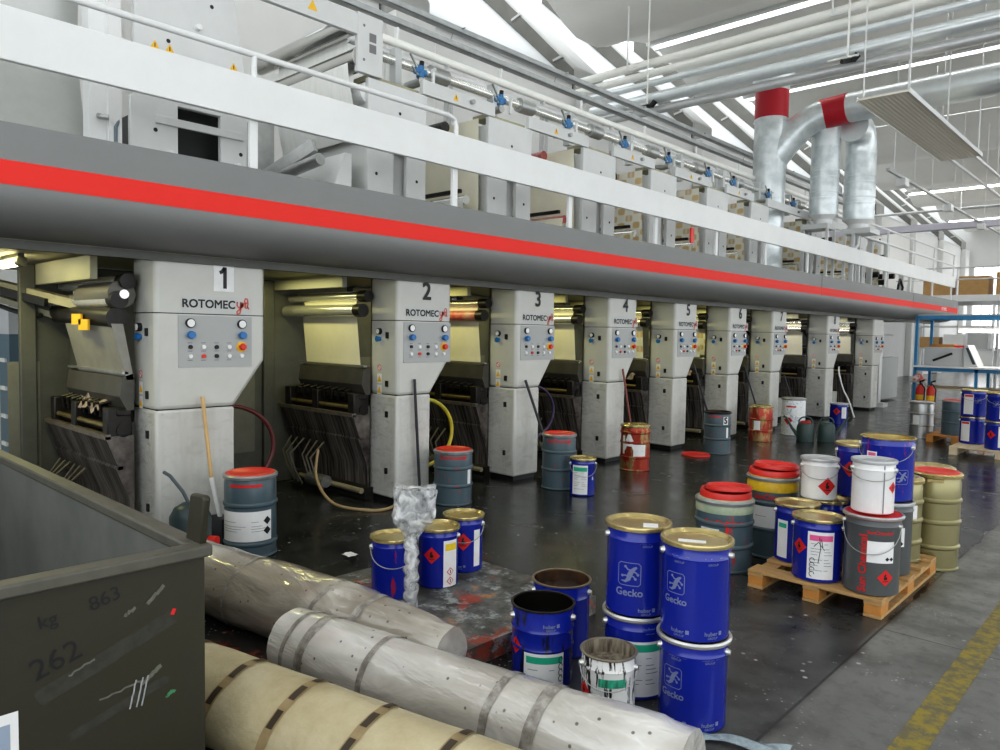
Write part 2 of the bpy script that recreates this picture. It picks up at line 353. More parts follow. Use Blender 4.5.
    def build(s, name, m, parent=None, label=None, bevel=0., fix=True, ang=.6, segs=2):
        o = bpy.data.objects.new(name, s.mesh(name, m, ang, fix)); COL.objects.link(o)
        if parent is not None: o.parent = parent
        if label: o['label'] = label
        if bevel:
            b = o.modifiers.new('edge', 'BEVEL'); b.width = bevel; b.segments = segs; b.limit_method = 'ANGLE'; b.angle_limit = .7
        return o

def build_each(mb, name, m, parent=None, bevel=0.):
    # every separate piece of the drawing becomes a part of its own
    par = list(range(len(mb.v)))
    def find(i):
        while par[i] != i: par[i] = par[par[i]]; i = par[i]
        return i
    for f in mb.f:
        for i in f[1:]: par[find(i)] = find(f[0])
    groups = {}
    for f in mb.f: groups.setdefault(find(f[0]), []).append(f)
    for fs in groups.values():
        idx = {}; q = MB()
        for f in fs:
            for i in f:
                if i not in idx: idx[i] = len(q.v); q.v.append(mb.v[i])
            q.f.append(tuple(idx[i] for i in f))
        q.build(name, m, parent, bevel=bevel)
CACHE = {}
def shared(key, name, m, parent, fn, loc=(0, 0, 0), label=None, bevel=0.):
    # a part whose mesh data is shared by every copy of its kind
    if key not in CACHE:
        mb = MB(); fn(mb); CACHE[key] = mb.mesh(name, m, .6, True)
    o = bpy.data.objects.new(name, CACHE[key]); COL.objects.link(o); o.parent = parent; o.location = loc
    if label: o['label'] = label
    if bevel:
        b = o.modifiers.new('edge', 'BEVEL'); b.width = bevel; b.segments = 2; b.limit_method = 'ANGLE'; b.angle_limit = .7
    return o
def copy_tree(o, parent=None):
    c = o.copy(); COL.objects.link(c); c.parent = parent
    for ch in o.children: copy_tree(ch, c)
    return c
def tag(o, label, cat, group=None, kind=None):
    o['label'] = label; o['category'] = cat
    if group: o['group'] = group
    if kind: o['kind'] = kind
    return o
def thing(name, label, cat, loc=(0, 0, 0), rz=0., group=None):
    o = bpy.data.objects.new(name, None); COL.objects.link(o); o.location = loc; o.rotation_euler = (0, 0, rz)
    o.empty_display_size = .1
    return tag(o, label, cat, group, 'thing')
def struct(name, mb, m, **k):
    o = mb.build(name, m, **k); o['kind'] = 'structure'; return o

# decals: 2-D drawing mapped onto a plane or a cylinder
TXT = {}
def text_geo(s, size=1., bold=0.):
    k = (s, bold)
    if k not in TXT:
        cu = bpy.data.curves.new('t', 'FONT'); cu.body = s; cu.align_x = 'CENTER'; cu.align_y = 'CENTER'; cu.offset = bold; cu.resolution_u = 3
        o = bpy.data.objects.new('t', cu); COL.objects.link(o); dg = bpy.context.evaluated_depsgraph_get()
        me = bpy.data.meshes.new_from_object(o.evaluated_get(dg))
        TXT[k] = ([tuple(v.co[:2]) for v in me.vertices], [tuple(p.vertices) for p in me.polygons])
        bpy.data.objects.remove(o); bpy.data.curves.remove(cu); bpy.data.meshes.remove(me)
    v, f = TXT[k]
    return [(x * size, y * size) for x, y in v], f
def cylmap(R, a0=0., z0=0.):
    return lambda u, v, d=0.: ((R + d) * sin(a0 + u / R), -(R + d) * cos(a0 + u / R), z0 + v)
def planemap(o, r, up, n):
    o, r, up, n = map(Vector, (o, r, up, n))
    return lambda u, v, d=0.: o + r * u + up * v + n * d
class Decal(MB):
    def __init__(s, mp, d=.0015): super().__init__(); s.mp = mp; s.d = d
    def rect(s, u0, u1, v0, v1, d=None):
        n = max(1, int(abs(u1 - u0) / .015)); dd = s.d if d is None else d
        s.grid(lambda a, b: s.mp(u0 + (u1 - u0) * a, v0 + (v1 - v0) * b, dd), min(n, 30), 1); return s
    def diamond(s, cu, cv, r, d=None):
        dd = s.d if d is None else d; n = 8
        for i in range(n):
            a, b = -r + 2 * r * i / n, -r + 2 * r * (i + 1) / n
            s.add([s.mp(cu + a, cv - (r - abs(a)), dd), s.mp(cu + b, cv - (r - abs(b)), dd), s.mp(cu + b, cv + (r - abs(b)), dd), s.mp(cu + a, cv + (r - abs(a)), dd)], [(0, 1, 2, 3)])
        return s
    def disc(s, cu, cv, r, d=None, n=16):
        dd = s.d if d is None else d
        s.add([s.mp(cu, cv, dd)] + [s.mp(cu + r * cos(2 * PI * k / n), cv + r * sin(2 * PI * k / n), dd) for k in range(n)], [(0, k + 1, (k + 1) % n + 1) for k in range(n)]); return s
    def ribbon(s, pts, w, d=None):
        dd = s.d if d is None else d
        P = []
        for (a, b), (c, e) in zip(pts, pts[1:]):
            n = max(1, int(math.hypot(c - a, e - b) / .012))
            P += [(a + (c - a) * i / n, b + (e - b) * i / n) for i in range(n)]
        P.append(pts[-1])
        L = []
        for i, p in enumerate(P):
            q0, q1 = P[max(i - 1, 0)], P[min(i + 1, len(P) - 1)]
            dx, dy = q1[0] - q0[0], q1[1] - q0[1]; l = math.hypot(dx, dy) or 1
            ww = w(i / (len(P) - 1)) if callable(w) else w
            L.append((p[0] - dy / l * ww / 2, p[1] + dx / l * ww / 2)); L.append((p[0] + dy / l * ww / 2, p[1] - dx / l * ww / 2))
        s.add([s.mp(a, b, dd) for a, b in L], [(2 * i, 2 * i + 1, 2 * i + 3, 2 * i + 2) for i in range(len(P) - 1)]); return s
    def text(s, t, size, cu, cv, rot=0., bold=.01, d=None):
        dd = s.d if d is None else d
        v, f = text_geo(t, size, 0.); c, n = cos(rot), sin(rot); e = bold * size
        for q, (ox, oy) in enumerate(((0, 0), (e, e), (-e, e), (e, -e), (-e, -e)) if bold else ((0, 0),)):
            s.add([s.mp(cu + (x + ox) * c - (y + oy) * n, cv + (x + ox) * n + (y + oy) * c, dd + q * 6e-5) for x, y in v], f)
        return s
    def triangle(s, cu, cv, r, d=None):
        dd = s.d if d is None else d
        s.add([s.mp(cu - r, cv - r * .8, dd), s.mp(cu + r, cv - r * .8, dd), s.mp(cu, cv + r, dd)], [(0, 1, 2)]); return s

# ------------------------------------------------------------------ room
struct('floor', MB().quad((-16, -6, 0), (12, -6, 0), (12, 52, 0), (-16, 52, 0)), FLOOR, fix=False)
o = struct('trim_1', MB().quad((-.80, -2, .002), (-.685, -2, .002), (-.685, 40, .002), (-.80, 40, .002)), LINEY, fix=False); o['label'] = 'worn yellow floor line'
w = MB().box(-9.75, -9.55, -3, 50, 0, 6.72)
struct('wall_left', w, WALLM)
struct('wall_far', MB().box(-16, 12, 48, 48.2, 0, 9.5), WALLM)
for i in range(9):
    fr = struct('window_%d' % (i + 1), MB().box(-9.2 + i * 2.1, -7.4 + i * 2.1, 47.9, 48, 1.2, 5.8), WHITE)
    fr['kind'] = 'structure'
    MB().box(-9.1 + i * 2.1, -7.5 + i * 2.1, 47.86, 47.905, 1.3, 5.7).build('pane', WING, fr)
    mu = MB()
    for k in range(1, 4): mu.box(-9.1 + i * 2.1 + k * .4 - .02, -9.1 + i * 2.1 + k * .4 + .02, 47.84, 47.87, 1.3, 5.7)
    build_each(mu, 'glazing_bar', WHITE, fr)
# sloping glazed roof above the left wall and the concrete ribs under it
struct('ceiling_slope', MB().quad((-9.5, -3, 6.68), (-9.5, 50, 6.68), (-14.6, 50, 11.37), (-14.6, -3, 11.37)), SLOPE, fix=False)
PER = 4.9
for k in range(-3, 8):
    y = 12.2 + PER * k
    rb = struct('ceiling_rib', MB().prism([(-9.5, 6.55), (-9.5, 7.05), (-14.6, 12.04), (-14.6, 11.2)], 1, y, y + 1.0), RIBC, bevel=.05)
    MB().prism([(-9.53, 6.6), (-9.53, 7.0), (-14.6, 11.98), (-14.6, 11.2)], 1, y - .03, y - .004).build('shaded_side', CONCD, rb)  # thin dark plate paints shade onto the rib's near side face
    sl = MB()
    for q in (.06, .30, .54): sl.beam((-9.75 - 5 * q, y - .035, 7.0 + 4.75 * q), (-9.5 - 5 * q, y - .035, 7.03 + 4.9 * q), .05, .05)
    build_each(sl, 'tie_bar', RIBC, rb)
    struct('trim_pilaster', MB().box(-9.56, -9.3, y + .1, y + .95, 0, 6.6), WALLM, bevel=.03)
    # gull-wing roof unit spanning the hall
    prof = [(-2.25, 8.34), (-2.2, 8.24), (-1.3, 8.02), (-.75, 7.74), (-.35, 7.60), (.35, 7.60), (.75, 7.74), (1.3, 8.02), (2.2, 8.24), (2.25, 8.34), (.6, 8.36), (-.6, 8.36)]
    struct('ceiling_wing', MB().prism([(y + .3 + a, b) for a, b in prof], 0, -9.45, 11.), CONC)
    struct('ceiling_skylight', MB().box(-9.45, 11., y + .3 + 2.27, y + .3 + PER - 2.27, 8.36, 8.40), SKY)
    cl = MB()
    for dy in (2.28, PER - 2.28): cl.box(-9.45, 11, y + .3 + dy - .05, y + .3 + dy + .05, 8.18, 8.34)
    struct('ceiling_gutter', cl, WHITE)
# ------------------------------------------------------------------ press: operator cabinets
CY = [2.124, 4.278, 5.898, 7.621, 9.216, 10.876, 12.48, 15.109, 17.972]
CW = [.84, .67, .655, .62, .62, .60, .60, .66, .70]
XF, XB = -5.31, -5.71
ORD = ['1', '2', '3', '4', '5', '6', '7', '8', '9']
def squiggle(D, cu, cv, s):
    # the looping red emblem after the press maker's name
    pts1 = [(-.52, .30), (-.55, -.05), (-.38, -.30), (-.18, -.12), (-.14, .30), (-.14, -.35), (-.26, -.85), (-.5, -.92), (-.58, -.68), (-.36, -.5), (-.05, -.2)]
    pts2 = [(-.05, -.2), (.05, .25), (.0, -.25), (.12, -.05), (.25, .28), (.33, .1), (.30, -.28)]
    pts3 = [(.30, -.28), (.5, -.3), (.62, .1), (.55, .62), (.32, .66), (.24, .38), (.40, .15), (.58, .3)]
    pts4 = [(.52, -.1), (.72, -.4)]
    for p in (pts1, pts2, pts3, pts4): D.ribbon([(cu + a * s, cv + b * s) for a, b in p], s * .15)
def cabinet(i):
    y0, w = CY[i], CW[i]; wl = w * (.70 if i == 0 else .62)
    t = thing('press_cabinet', 'pale grey press operator cabinet with the black number %s under the walkway' % ORD[i] if i < 7 else
              ('pale grey press cabinet just past number 7, before the last one' if i == 7 else 'last pale grey press cabinet at the far end of the row'),
              'machine cabinet', (0, y0, 0), group='numbered cabinets along the press')
    up = MB().prism([(0, 1.008), (wl, 1.008), (w, 1.36), (w, 2.11), (0, 2.11)], 0, XB, XF)
    up.build('upper_body', PAINT, t, bevel=.035, segs=3)
    lw = MB().prism([(0, .05), (wl, .05), (wl, 1.012), (0, 1.012)], 0, XB, XF); lw.build('lower_body', PAINTLOW, t, bevel=.02, segs=3)
    MB().box(XB + .03, XF - .03, .03, wl - .03, 0, .06).build('plinth', BLACK, t)
    for q in (MB().box(XB + .02, XF - .012, .012, wl - .01, .995, 1.02), MB().box(XB + .02, XF + .0006, -.0006, w - .012, 1.699, 1.706), MB().box(XB - .02, XF + .004, -.006, w + .004, 2.105, 2.118)): q.build('panel_seam', INK, t)
    f = MB()
    f.box(XF - .03, XF + .004, .035, wl - .01, .10, .99).box(XB, XF - .03, -.004, -.001, .10, .99)
    f.build('protective_film', FILM, t)
    pm = lambda u, v, d=0.: (XF + .002 + d, u, v)
    sm = lambda u, v, d=0.: (u, -.002 - d, v)
    k = (w - .67) if i == 0 else 0
    # number and name
    cu = .44 + k * .35 if i == 0 else .35
    if i == 0: Decal(pm, .001).rect(cu - .075, cu + .085, 1.875, 2.075).build('number_card', LABEL, t)
    if i == 0: Decal(pm, .003).ribbon([(cu - .030, 2.013), (cu - .012, 2.020), (cu + .010, 2.050)], .026).rect(cu - .002, cu + .026, 1.897, 2.055).build('number', INK, t)
    elif i < 8: Decal(pm, .003).text(ORD[i], .225, cu, 1.975, bold=.022).build('number', INK, t)
    bu = .10 if i else .19
    if i < 8:
        Decal(pm, .001).rect(bu, bu + .535, 1.715, 1.835).build('brand_plate', SIGN, t)
        Decal(pm, .003).text('ROTOMEC', .084, bu + .20, 1.775, bold=.024).build('brand_lettering', INK, t)
        D = Decal(pm, .004); squiggle(D, bu + .458, 1.780, .076); D.build('brand_emblem', mat('emblem_soft_red', (.58, .10, .07), .5), t)
    # control panel
    p0, p1, z0, z1 = (.075, .66, 1.315, 1.69) if i else (.16, .725, 1.315, 1.69)
    p1 = min(p1, w - .012)
    cp = MB().box(XF - .01, XF + .006, p0, p1, z0, z1).build('control_panel', PANELG, t)
    W = p1 - p0
    def disc(mb, u, v, r, d): mb.tube([(XF + .004, u, v), (XF + d, u, v)], r, 18)
    for q in (.15, .85):
        g = MB(); disc(g, p0 + W * q, 1.635, .034, .026); gg = g.build('gauge', BLACK, cp)
        g = MB(); disc(g, p0 + W * q, 1.635, .028, .028); g.build('gauge_dial', WB, cp)
        g = MB(); g.tube([(XF + .004, p0 + W * q, 1.55), (XF + .035, p0 + W * q, 1.55), (XF + .05, p0 + W * q, 1.55)], [.024, .030, .026], 16); g.build('regulator_knob', BLUEK, cp)
    for r, z in enumerate((1.462, 1.395)):
        for c in range(5):
            u = p0 + W * (.15 + .175 * c)
            g = MB()
            if r == 0 and c == 4:
                disc(g, u, z, .040, .012); g.build('stop_collar', YEL, cp); g = MB(); g.tube([(XF + .01, u, z), (XF + .035, u, z), (XF + .05, u, z)], [.02, .027, .022], 16); g.build('stop_button', REDB, cp)
            else:
                disc(g, u, z, .015, .02); g.build('push_button', (INK, WB, INK, WB, WB)[c] if r == 0 else (WB, REDB, INK, WB, WB)[c], cp)
    mk = MB()
    for z in (1.432, 1.365, 1.492):
        for c in range(4): u = p0 + W * (.15 + .175 * c); mk.box(XF + .006, XF + .0068, u - .018, u + .018, z - .003, z + .003)
    mk.build('button_caption', GREYINK, cp)
    # near side: gauge, latches, warning stickers
    X = -5.56
    g = MB(); g.tube([(X, .004, 1.60), (X, -.03, 1.60)], .030, 18); g.build('side_gauge', BLACK, t)
    g = MB(); g.tube([(X, -.028, 1.60), (X, -.033, 1.60)], .024, 18); g.build('side_gauge_dial', WB, t)
    g = MB(); g.tube([(X, .004, 1.53), (X, -.04, 1.53)], [.02, .028], 14); g.build('side_regulator', BLUEK, t)
    for z in (1.565, 1.115, .83, .30): MB().box(-5.465, -5.43, -.012, .004, z - .028, z + .028).build('latch', BLACK, t)
    for z in (1.16, 1.055):
        Decal(sm, .001).rect(X - .035, X + .035, z - .045, z + .045).build('sticker', LABEL, t)
        Decal(sm, .002).triangle(X, z - .005, .033).build('warning_triangle', YEL, t)
    D = Decal(sm, .001); D.disc(X, 1.26, .032); D.build('sticker', LABEL, t)
    D = Decal(sm, .002); D.ribbon([(X + .026 * cos(a * PI / 8), 1.26 + .026 * sin(a * PI / 8)) for a in range(17)], .007); D.ribbon([(X - .018, 1.278), (X + .018, 1.242)], .007); D.build('prohibition_ring', HAZR, t)
    return t
for i in range(9): cabinet(i)
# ------------------------------------------------------------------ press: printing units in the bays
def unit(i):
    y0 = CY[i]; far = i >= 7
    lab = {0: 'ink-blackened printing unit in the open bay left of cabinet 1', 7: 'dark printing unit in the wide bay between cabinet 7 and the second last', 8: 'dark printing unit in the wide bay before the last cabinet'}.get(
        i, 'printing unit with %s rollers and dribbled ink pan between cabinets %d and %d' % ('bright' if i != 2 else 'red inked', i, i + 1))
    t = thing('printing_unit', lab, 'printing unit', (0, y0, 0), group='printing units between the cabinets')
    xl, xr = -6.95, -5.71 * (1 - .055 / y0)
    fy = .92 if i else .30
    ff = MB().box(-7.1, -6.98, -fy, .62, 0, 2.1).box(-6.98, -6.93, -.42, -.30, 0, 2.1).build('far_frame', FRAME, t, bevel=.01)
    MB().box(-6.98, -6.972, -fy + .03, -.5, .35, 1.3).build('frame_cover', mat('frame_cover_paint', (.17, .17, .145), .5, var=.3), ff)
    MB().box(XB - .022, XB - .002, .02, .5, .02, 2.1).build('near_frame', FRAME, t)
    # top cross panel, rollers, webs
    MB().box(-7.1, xr - .1, -.30, -.25, (1.93 if i == 0 else 2.0), 2.10).build('cross_panel', CREAM if i != 1 else mat('bracket_grey', (.35, .35, .31), .5), t, bevel=.004)
    red = i == 2
    r1 = MB().tube([(xl, -.09, 1.925), (xr, -.09, 1.925)], .045, 20).build('upper_idle_roller', STEEL, t)
    MB().tube([(xr - .1, -.09, 1.925), (xr + .02, -.09, 1.925)], .055, 16).build('bearing', DARK, r1)
    r2 = MB().tube([(xl, -.15, 1.79), (xr, -.15, 1.79)], .058, 24).build('lower_idle_roller', PINKR if red else STEEL, t)
    MB().tube([(xr - .08, -.15, 1.79), (xr + .02, -.15, 1.79)], .062, 16).build('bearing', DARK, r2)
    wm = PRINTW if i in (4, 5, 6) else WEB
    w = MB(); w.grid(lambda a, b: (-6.80 + .20 * b + (1.0 - .20 * b) * a, -.105 - .02 * b + .02 * sin(b * PI), 1.97 - .20 * b), 4, 6)
    w.build('upper_web', wm, t)
    w = MB(); w.grid(lambda a, b: (-6.70 + .93 * a, -.115 + .05 * b, 1.76 - .50 * b), 4, 6); w.build('lower_web', wm, t)
    # blanket guard below the web
    g = MB().prism([(-.05, 1.265), (-.13, 1.24), (-.15, 1.10), (-.10, 1.00), (-.05, 1.0), (-.05, 1.26)], 0, -6.72, xr); g.build('cylinder_guard', mat('guard_dark_steel', (.11, .105, .09), .4, metal=.3, var=.4), t)
    MB().box(-6.74, xr, -.13, -.09, 1.262, 1.278).build('guard_rail', STEELM, t)
    # print cylinder, doctor blade, rods
    b = MB(); b.tube([(-6.9, .10, .95), (-5.75, .10, .95)], .085, 22); b.tube([(-6.9, -.12, .86), (xr, -.12, .86)], .05, 18); build_each(b, 'print_cylinder', DARK, t)
    MB().tube([(-6.8, -.20, .885), (xr - .06, -.20, .885)], .018, 12).build('doctor_blade_rod', mat('brass_rod', (.34, .27, .12), .35, metal=.7, var=.6, vscale=12), t)
    d = MB()
    for x in (-6.8, -6.30, xr - .06): d.box(x - .05, x + .05, -.23, -.06, .80, 1.02)
    d.box(-6.9, xr, -.17, -.07, .96, 1.01); build_each(d, 'blade_carrier', DARK, t, bevel=.01)
    for k in range(8):
        x = -6.7 + .12 * k
        MB().tube([(x, -.17, .94), (x + .03, -.19, 1.03), (x + .05, -.11, 1.05)], .014, 8).build('clamp_knob', DARK, t)
    # ink pan with dribbles: two sloping faces and a vertical apron
    p = MB().prism([(-.25, .82), (-.165, .60), (-.18, .585), (-.085, .34), (-.07, .14), (-.055, .14), (-.055, .82)], 0, -6.92, xr); p.build('ink_pan', STREAK, t)
    MB().box(-6.94, xr, -.255, -.21, .80, .835).box(-6.93, xr, -.165, -.13, .575, .60).build('pan_lip', mat('pan_lip_steel', (.20, .17, .14), .4, metal=.4, var=.6, vscale=15), t)
    MB().box(-6.92, xr, -.10, -.01, .02, .12).build('base_rail', DARK, t)
    pi_ = MB(); pi_.tube([(-6.7, -.14, .10), (xr, -.14, .10)], .028, 12); pi_.build('return_pipe', mat('return_pipe_tan', (.32, .28, .19), .4, var=.5), t)
    pu = MB(); pu.tube([(-6.4, -.22, .13), (-6.1, -.22, .13)], .06, 16); pu.build('ink_pump', STEELM, t)
    h = MB()
    for k in range(6):
        x = -6.82 + .12 * k; yy = -.20 - .03 * (k % 3)
        h.tube([(x, -.17, .50), (x + .02, yy - .08, .36), (x + .08, yy - .06, .2), (x + .12, yy, .06)], .010, 6)
    build_each(h, 'ink_hose', mat('ink_hose_grimy', (.13, .115, .09), .4), t)
    if i in (0, 4, 5, 6): # rags and plastic lumps
        r = MB(); r.grid(lambda a, b: (-6.35 + .5 * a, -.20 + .12 * b + .03 * noise.noise((a * 9, b * 7, i)), .98 + .07 * noise.noise((a * 6, b * 6, 3. + i)) + .06 * sin(b * PI)), 16, 6); r.build('rag', mat('rag_pink_grey', (.38, .30, .27), .8, var=.7, vscale=20, col2=(.12, .10, .09)), t)
    if i == 0:
        MB().tube([(-6.85, -.16, 1.70), (xr, -.16, 1.66)], .075, 18).build('tension_roller', DARK, t)
        q = MB().tube([(-6.3, -.12, 1.83), (xr - .02, -.12, 1.83)], .095, 24).build('rubber_roller', mat('roller_rubber_grey', (.16, .15, .13), .45), t)
        MB().tube([(xr - .03, -.12, 1.83), (xr + .03, -.12, 1.83)], .032, 16).build('shaft_end', STEEL, q)
        MB().prism([(-.20, 1.62), (-.10, 1.22), (-.05, 1.22), (-.12, 1.62)], 0, -6.55, xr).build('guard_plate', mat('guard_plate_grey', (.30, .29, .25), .4, var=.3), t)
        for z, xx in ((1.66, -6.1), (1.62, -5.95)): MB().box(xx - .10, xx + .10, -.26, -.245, z - .05, z + .03).build('hazard_tape', YEL, t)
    if far:
        # the wide bays also hold folded guides and loose plant behind the roller stand
        m = MB(); m.beam((-6.3, -1.9, 2.0), (-6.2, -1.2, 1.5), .07, .07).beam((-6.0, -1.9, 1.9), (-6.3, -1.1, 1.25), .05, .05).box(-6.7, -5.8, -1.25, -1.0, .75, 1.15).box(-6.6, -5.95, -1.4, -1.0, .1, .62)
        m.tube([(-6.8, -1.5, 1.35), (-5.75, -1.5, 1.35)], .07, 14).tube([(-6.8, -1.2, 1.42), (-5.75, -1.2, 1.42)], .05, 14)
        m.build('web_guide', mat('guide_oily_steel', (.10, .09, .07), .4, metal=.4, var=.7, vscale=6, col2=(.02, .02, .018)), t)
        MB().box(-6.9, -5.75, -2.0, -.9, .10, .45).build('pit_panel', mat('pit_panel_grey', (.40, .41, .38), .5, var=.4), t)
    return t
for i in range(9): unit(i)
# ------------------------------------------------------------------ walkway along the press front
YA, YB = -2.5, 23.6
wk = thing('press_walkway', 'grey press walkway edge with a long red stripe running above the cabinets', 'walkway', (0, 0, 2.72))
XW = -4.85
prof = [(XW, 0), (XW, -.36)] + [(XW - .43 * (1 - cos(a * PI / 16)), -.36 - .235 * sin(a * PI / 16)) for a in range(1, 9)] + [(-5.70, -.595), (-5.70, 0)]
f = MB().prism(prof, 1, YA, YB); f.build('fascia', FASC, wk, ang=.5)
MB().box(XW + .0005, XW + .003, YA, YB + .001, -.342, -.208).build('stripe', RED, wk)
sm_ = MB()
for y in (13.4, 19.2): sm_.box(XW + .001, XW + .0045, y - .004, y + .004, -.36, 0)
build_each(sm_, 'fascia_joint', FASCD, wk)
Decal(planemap((XW + .0045, 22.1, -.28), (0, 1, 0), (0, 0, 1), (1, 0, 0)), .001).text('ROTOMEC', .115, 0, 0, bold=.012).build('brand_lettering', LABEL, wk)
MB().box(-8.2, -5.29, YA, YB - .5, -.60, -.56).build('underside_panel', CREAM, wk)
MB().box(-5.36, -5.28, YA, YB - .5, -.655, -.60).build('underside_rail', FRAME, wk)
MB().box(-7.4, -5.7, YA, YB, -.06, -.002).build('deck', mat('deck_grey', (.35, .36, .35), .5), wk)
XR = -4.95
bd = MB().box(XR - .02, XR + .02, YA, YB, .36, .66); bd.build('guard_band', WHITE, wk, bevel=.006)
ys = [-1.2, .75, 2.69, 4.66, 6.36, 8.10, 9.70, 11.33, 13.05, 15.68, 17.5, 19.4, 21.4, 23.4]
for y in ys: MB().box(XR - .055, XR - .02, y - .03, y + .03, 0, .5).build('post', WHITE, wk, bevel=.004)
rt = MB(); rt.tube([(XR - .02, YA, .82), (XR - .02, 4.56, .82), (XR - .02, 4.64, .80), (XR - .02, 4.66, .74), (XR - .02, 4.66, .6)], .022, 12); rt.build('hand_rail', WHITE, wk)
sp = MB()
for y in (.75, 2.69): sp.tube([(XR - .02, y, .6), (XR - .02, y, .82)], .02, 10)
build_each(sp, 'rail_stanchion', WHITE, wk)
r2 = MB(); r2.tube([(XR - .02, 15.2, .55), (XR - .02, 15.55, .75), (XR - .02, 15.62, 1.26)], .035, 10)
r2.tube([(XR - .02, 15.62, 1.26), (XR - .02, YB, 1.26)], .022, 10); r2.tube([(XR - .02, 15.62, .96), (XR - .02, YB, .96)], .022, 10)
for y in (17.5, 19.4, 21.4, 23.5): r2.tube([(XR - .02, y, .6), (XR - .02, y, 1.27)], .022, 8)
r2.build('far_hand_rail', WHITE, wk)
tag(MB().box(-4.915, -4.885, 8.82, 8.90, 2.83, 3.03).build('emergency_pull_box', REDB, bevel=.008), 'small red switch box hanging on the walkway guard band', 'switch box', kind='thing')
# ------------------------------------------------------------------ press: dryer frames above the walkway
XU0, XU1 = -5.82, -5.77
def pdecal(): return lambda u, v, d=0.: (XU1 + d, u, v)
def stickers(t, lst):
    for u, v in lst: Decal(pdecal(), .002).triangle(u, v, .04).build('warning_triangle', YEL, t)
    D = Decal(pdecal(), .003)
    for u, v in lst: D.ribbon([(u, v + .018), (u, v - .012)], .008)
    D.build('triangle_mark', INK, t)
def dryer(i):
    y0 = CY[i]; wf = .72; gap = (CY[i + 1] - y0 - wf) if i < 8 else 1.3
    t = thing('dryer_frame', 'white dryer frame on the walkway above cabinet %d with %s' % (i + 1, 'a plain pale web beside it' if i in (1, 2) else 'a printed golden web beside it')
              if i < 7 else ('white dryer frame behind the two right galvanised ducts' if i == 7 else 'farthest white frame of the press behind the double hand rail'), 'dryer frame', (0, y0, 0), group='dryer frames on top of the press')
    p = MB().box(XU0, XU1, 0, wf, 3.34, 3.975).box(XU0, XU1, 0, .31, 2.72, 3.34).box(XU0, XU1, .47, wf, 2.72, 3.34)
    p.build('side_plate', UPPER, t, bevel=.006)
    MB().box(XU0 - .06, XU0 - .03, .25, .50, 2.72, 3.40).build('recess_plate', mat('recess_grey', (.5, .51, .5), .5), t)
    MB().box(-7.2, -7.15, -.05, wf, 2.72, 4.0).build('far_plate', UPPER, t)
    MB().box(XU0 - .25, XU0 - .02, .04, wf - .04, 3.975, 4.03).build('insulation_block', CREAM, t, bevel=.01)
    MB().box(-7.1, XU0, .02, .05, 2.72, 3.9).build('cross_wall', mat('cross_wall_pale', (.62, .63, .61), .5), t)
    h = Decal(pdecal(), .002)
    for u, v in ((.10, 3.10), (.60, 3.10), (.12, 2.82), (.60, 2.82), (.38, 3.72)): h.disc(u, v, .016)
    build_each(h, 'fixing_hole', INK, t)
    stickers(t, [(.54, 3.63), (.65, 3.63)] + ([(wf + gap * .45, 4.055)] if gap < 1.6 else []))
    Decal(pdecal(), .002).rect(.33, .43, 3.52, 3.57).build('rating_plate', SIGN, t)
    ar = MB().box(XU0, XU1, wf - .05, wf + gap + .1, 3.985, 4.13).box(-7.2, -7.15, wf, wf + gap, 3.985, 4.13); build_each(ar, 'top_arm', UPPER, t, bevel=.006)
    kb = MB(); kb.tube([(XU1, wf + gap * .7, 4.06), (XU1 + .04, wf + gap * .7, 4.06)], .025, 12); kb.build('arm_knob', STEELM, t)
    ye = wf + gap
    wm = WEB if i in (1, 2) else PRINTW
    w = MB(); w.grid(lambda a, b: (-7.05 + (1.15 + .07 * b) * a, ye - .03 - .05 * b, 3.97 - 1.15 * b), 4, 4); w.build('dryer_web', wm, t)
    MB().tube([(-7.15, ye - .20, 3.90), (-6.25, ye - .20, 3.90)], .06, 18).build('brush_roller', mat('brush_roller_dark', (.06, .06, .055), .6, var=.6, vscale=30) if i != 2 else PINKR, t)
    MB().tube([(-7.15, ye - .22, 3.05), (-5.88, ye - .22, 3.05)], .05, 18).build('idle_roller', STEEL if i != 2 else PINKR, t)
    MB().box(-7.1, -5.95, ye - .26, ye - .22, 3.13, 3.17).build('air_bar', DARK, t)
    w = MB(); w.grid(lambda a, b: (-7.0 + (1.15 - .05 * b * b) * a, ye - .285 - .03 * b, 3.06 - .34 * b), 3, 3); w.build('lower_web', wm if i != 1 else mat('white_web', (.78, .78, .75), .35), t)
    return t
for i in range(1, 9): dryer(i)
# first dryer frame: taller, tapered, with a window and a big chrome roller beside it
t = thing('tall_dryer_frame', 'tall tapered white dryer frame with a dark window and chrome roller, nearest on the walkway', 'dryer frame', (0, 2.124, 0))
MB().prism([(.04, 3.29), (.06, 4.0), (.02, 4.75), (.74, 4.75), (.83, 4.24), (.97, 3.29)], 0, XU0, XU1).prism([(.02, 2.72), (.02, 3.30), (.37, 3.30), (.37, 2.72)], 0, XU0, XU1).prism([(.71, 2.72), (.71, 3.30), (.94, 3.30), (.93, 2.72)], 0, XU0, XU1).build('side_plate', UPPER, t, bevel=.006)
MB().box(XU1 - .002, XU1 + .02, .20, .90, 3.13, 3.19).build('window_bar', UPPER, t, bevel=.004)
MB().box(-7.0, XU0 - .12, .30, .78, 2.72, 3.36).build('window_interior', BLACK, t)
MB().box(XU0 - .30, XU0 - .24, .85, .95, 2.72, 4.7).build('rear_plate', UPPER, t)
MB().box(XU0 - .5, XU0, -.11, -.02, 2.72, 4.7).build('edge_plate', mat('edge_white', (.75, .75, .74), .4), t)
h = Decal(pdecal(), .002)
for u, v in ((.20, 3.08), (.16, 2.86), (.88, 3.02), (.46, 3.62), (.36, 4.18), (.64, 4.12), (.88, 3.62), (.30, 3.76)): h.disc(u, v, .016)
build_each(h, 'fixing_hole', INK, t)
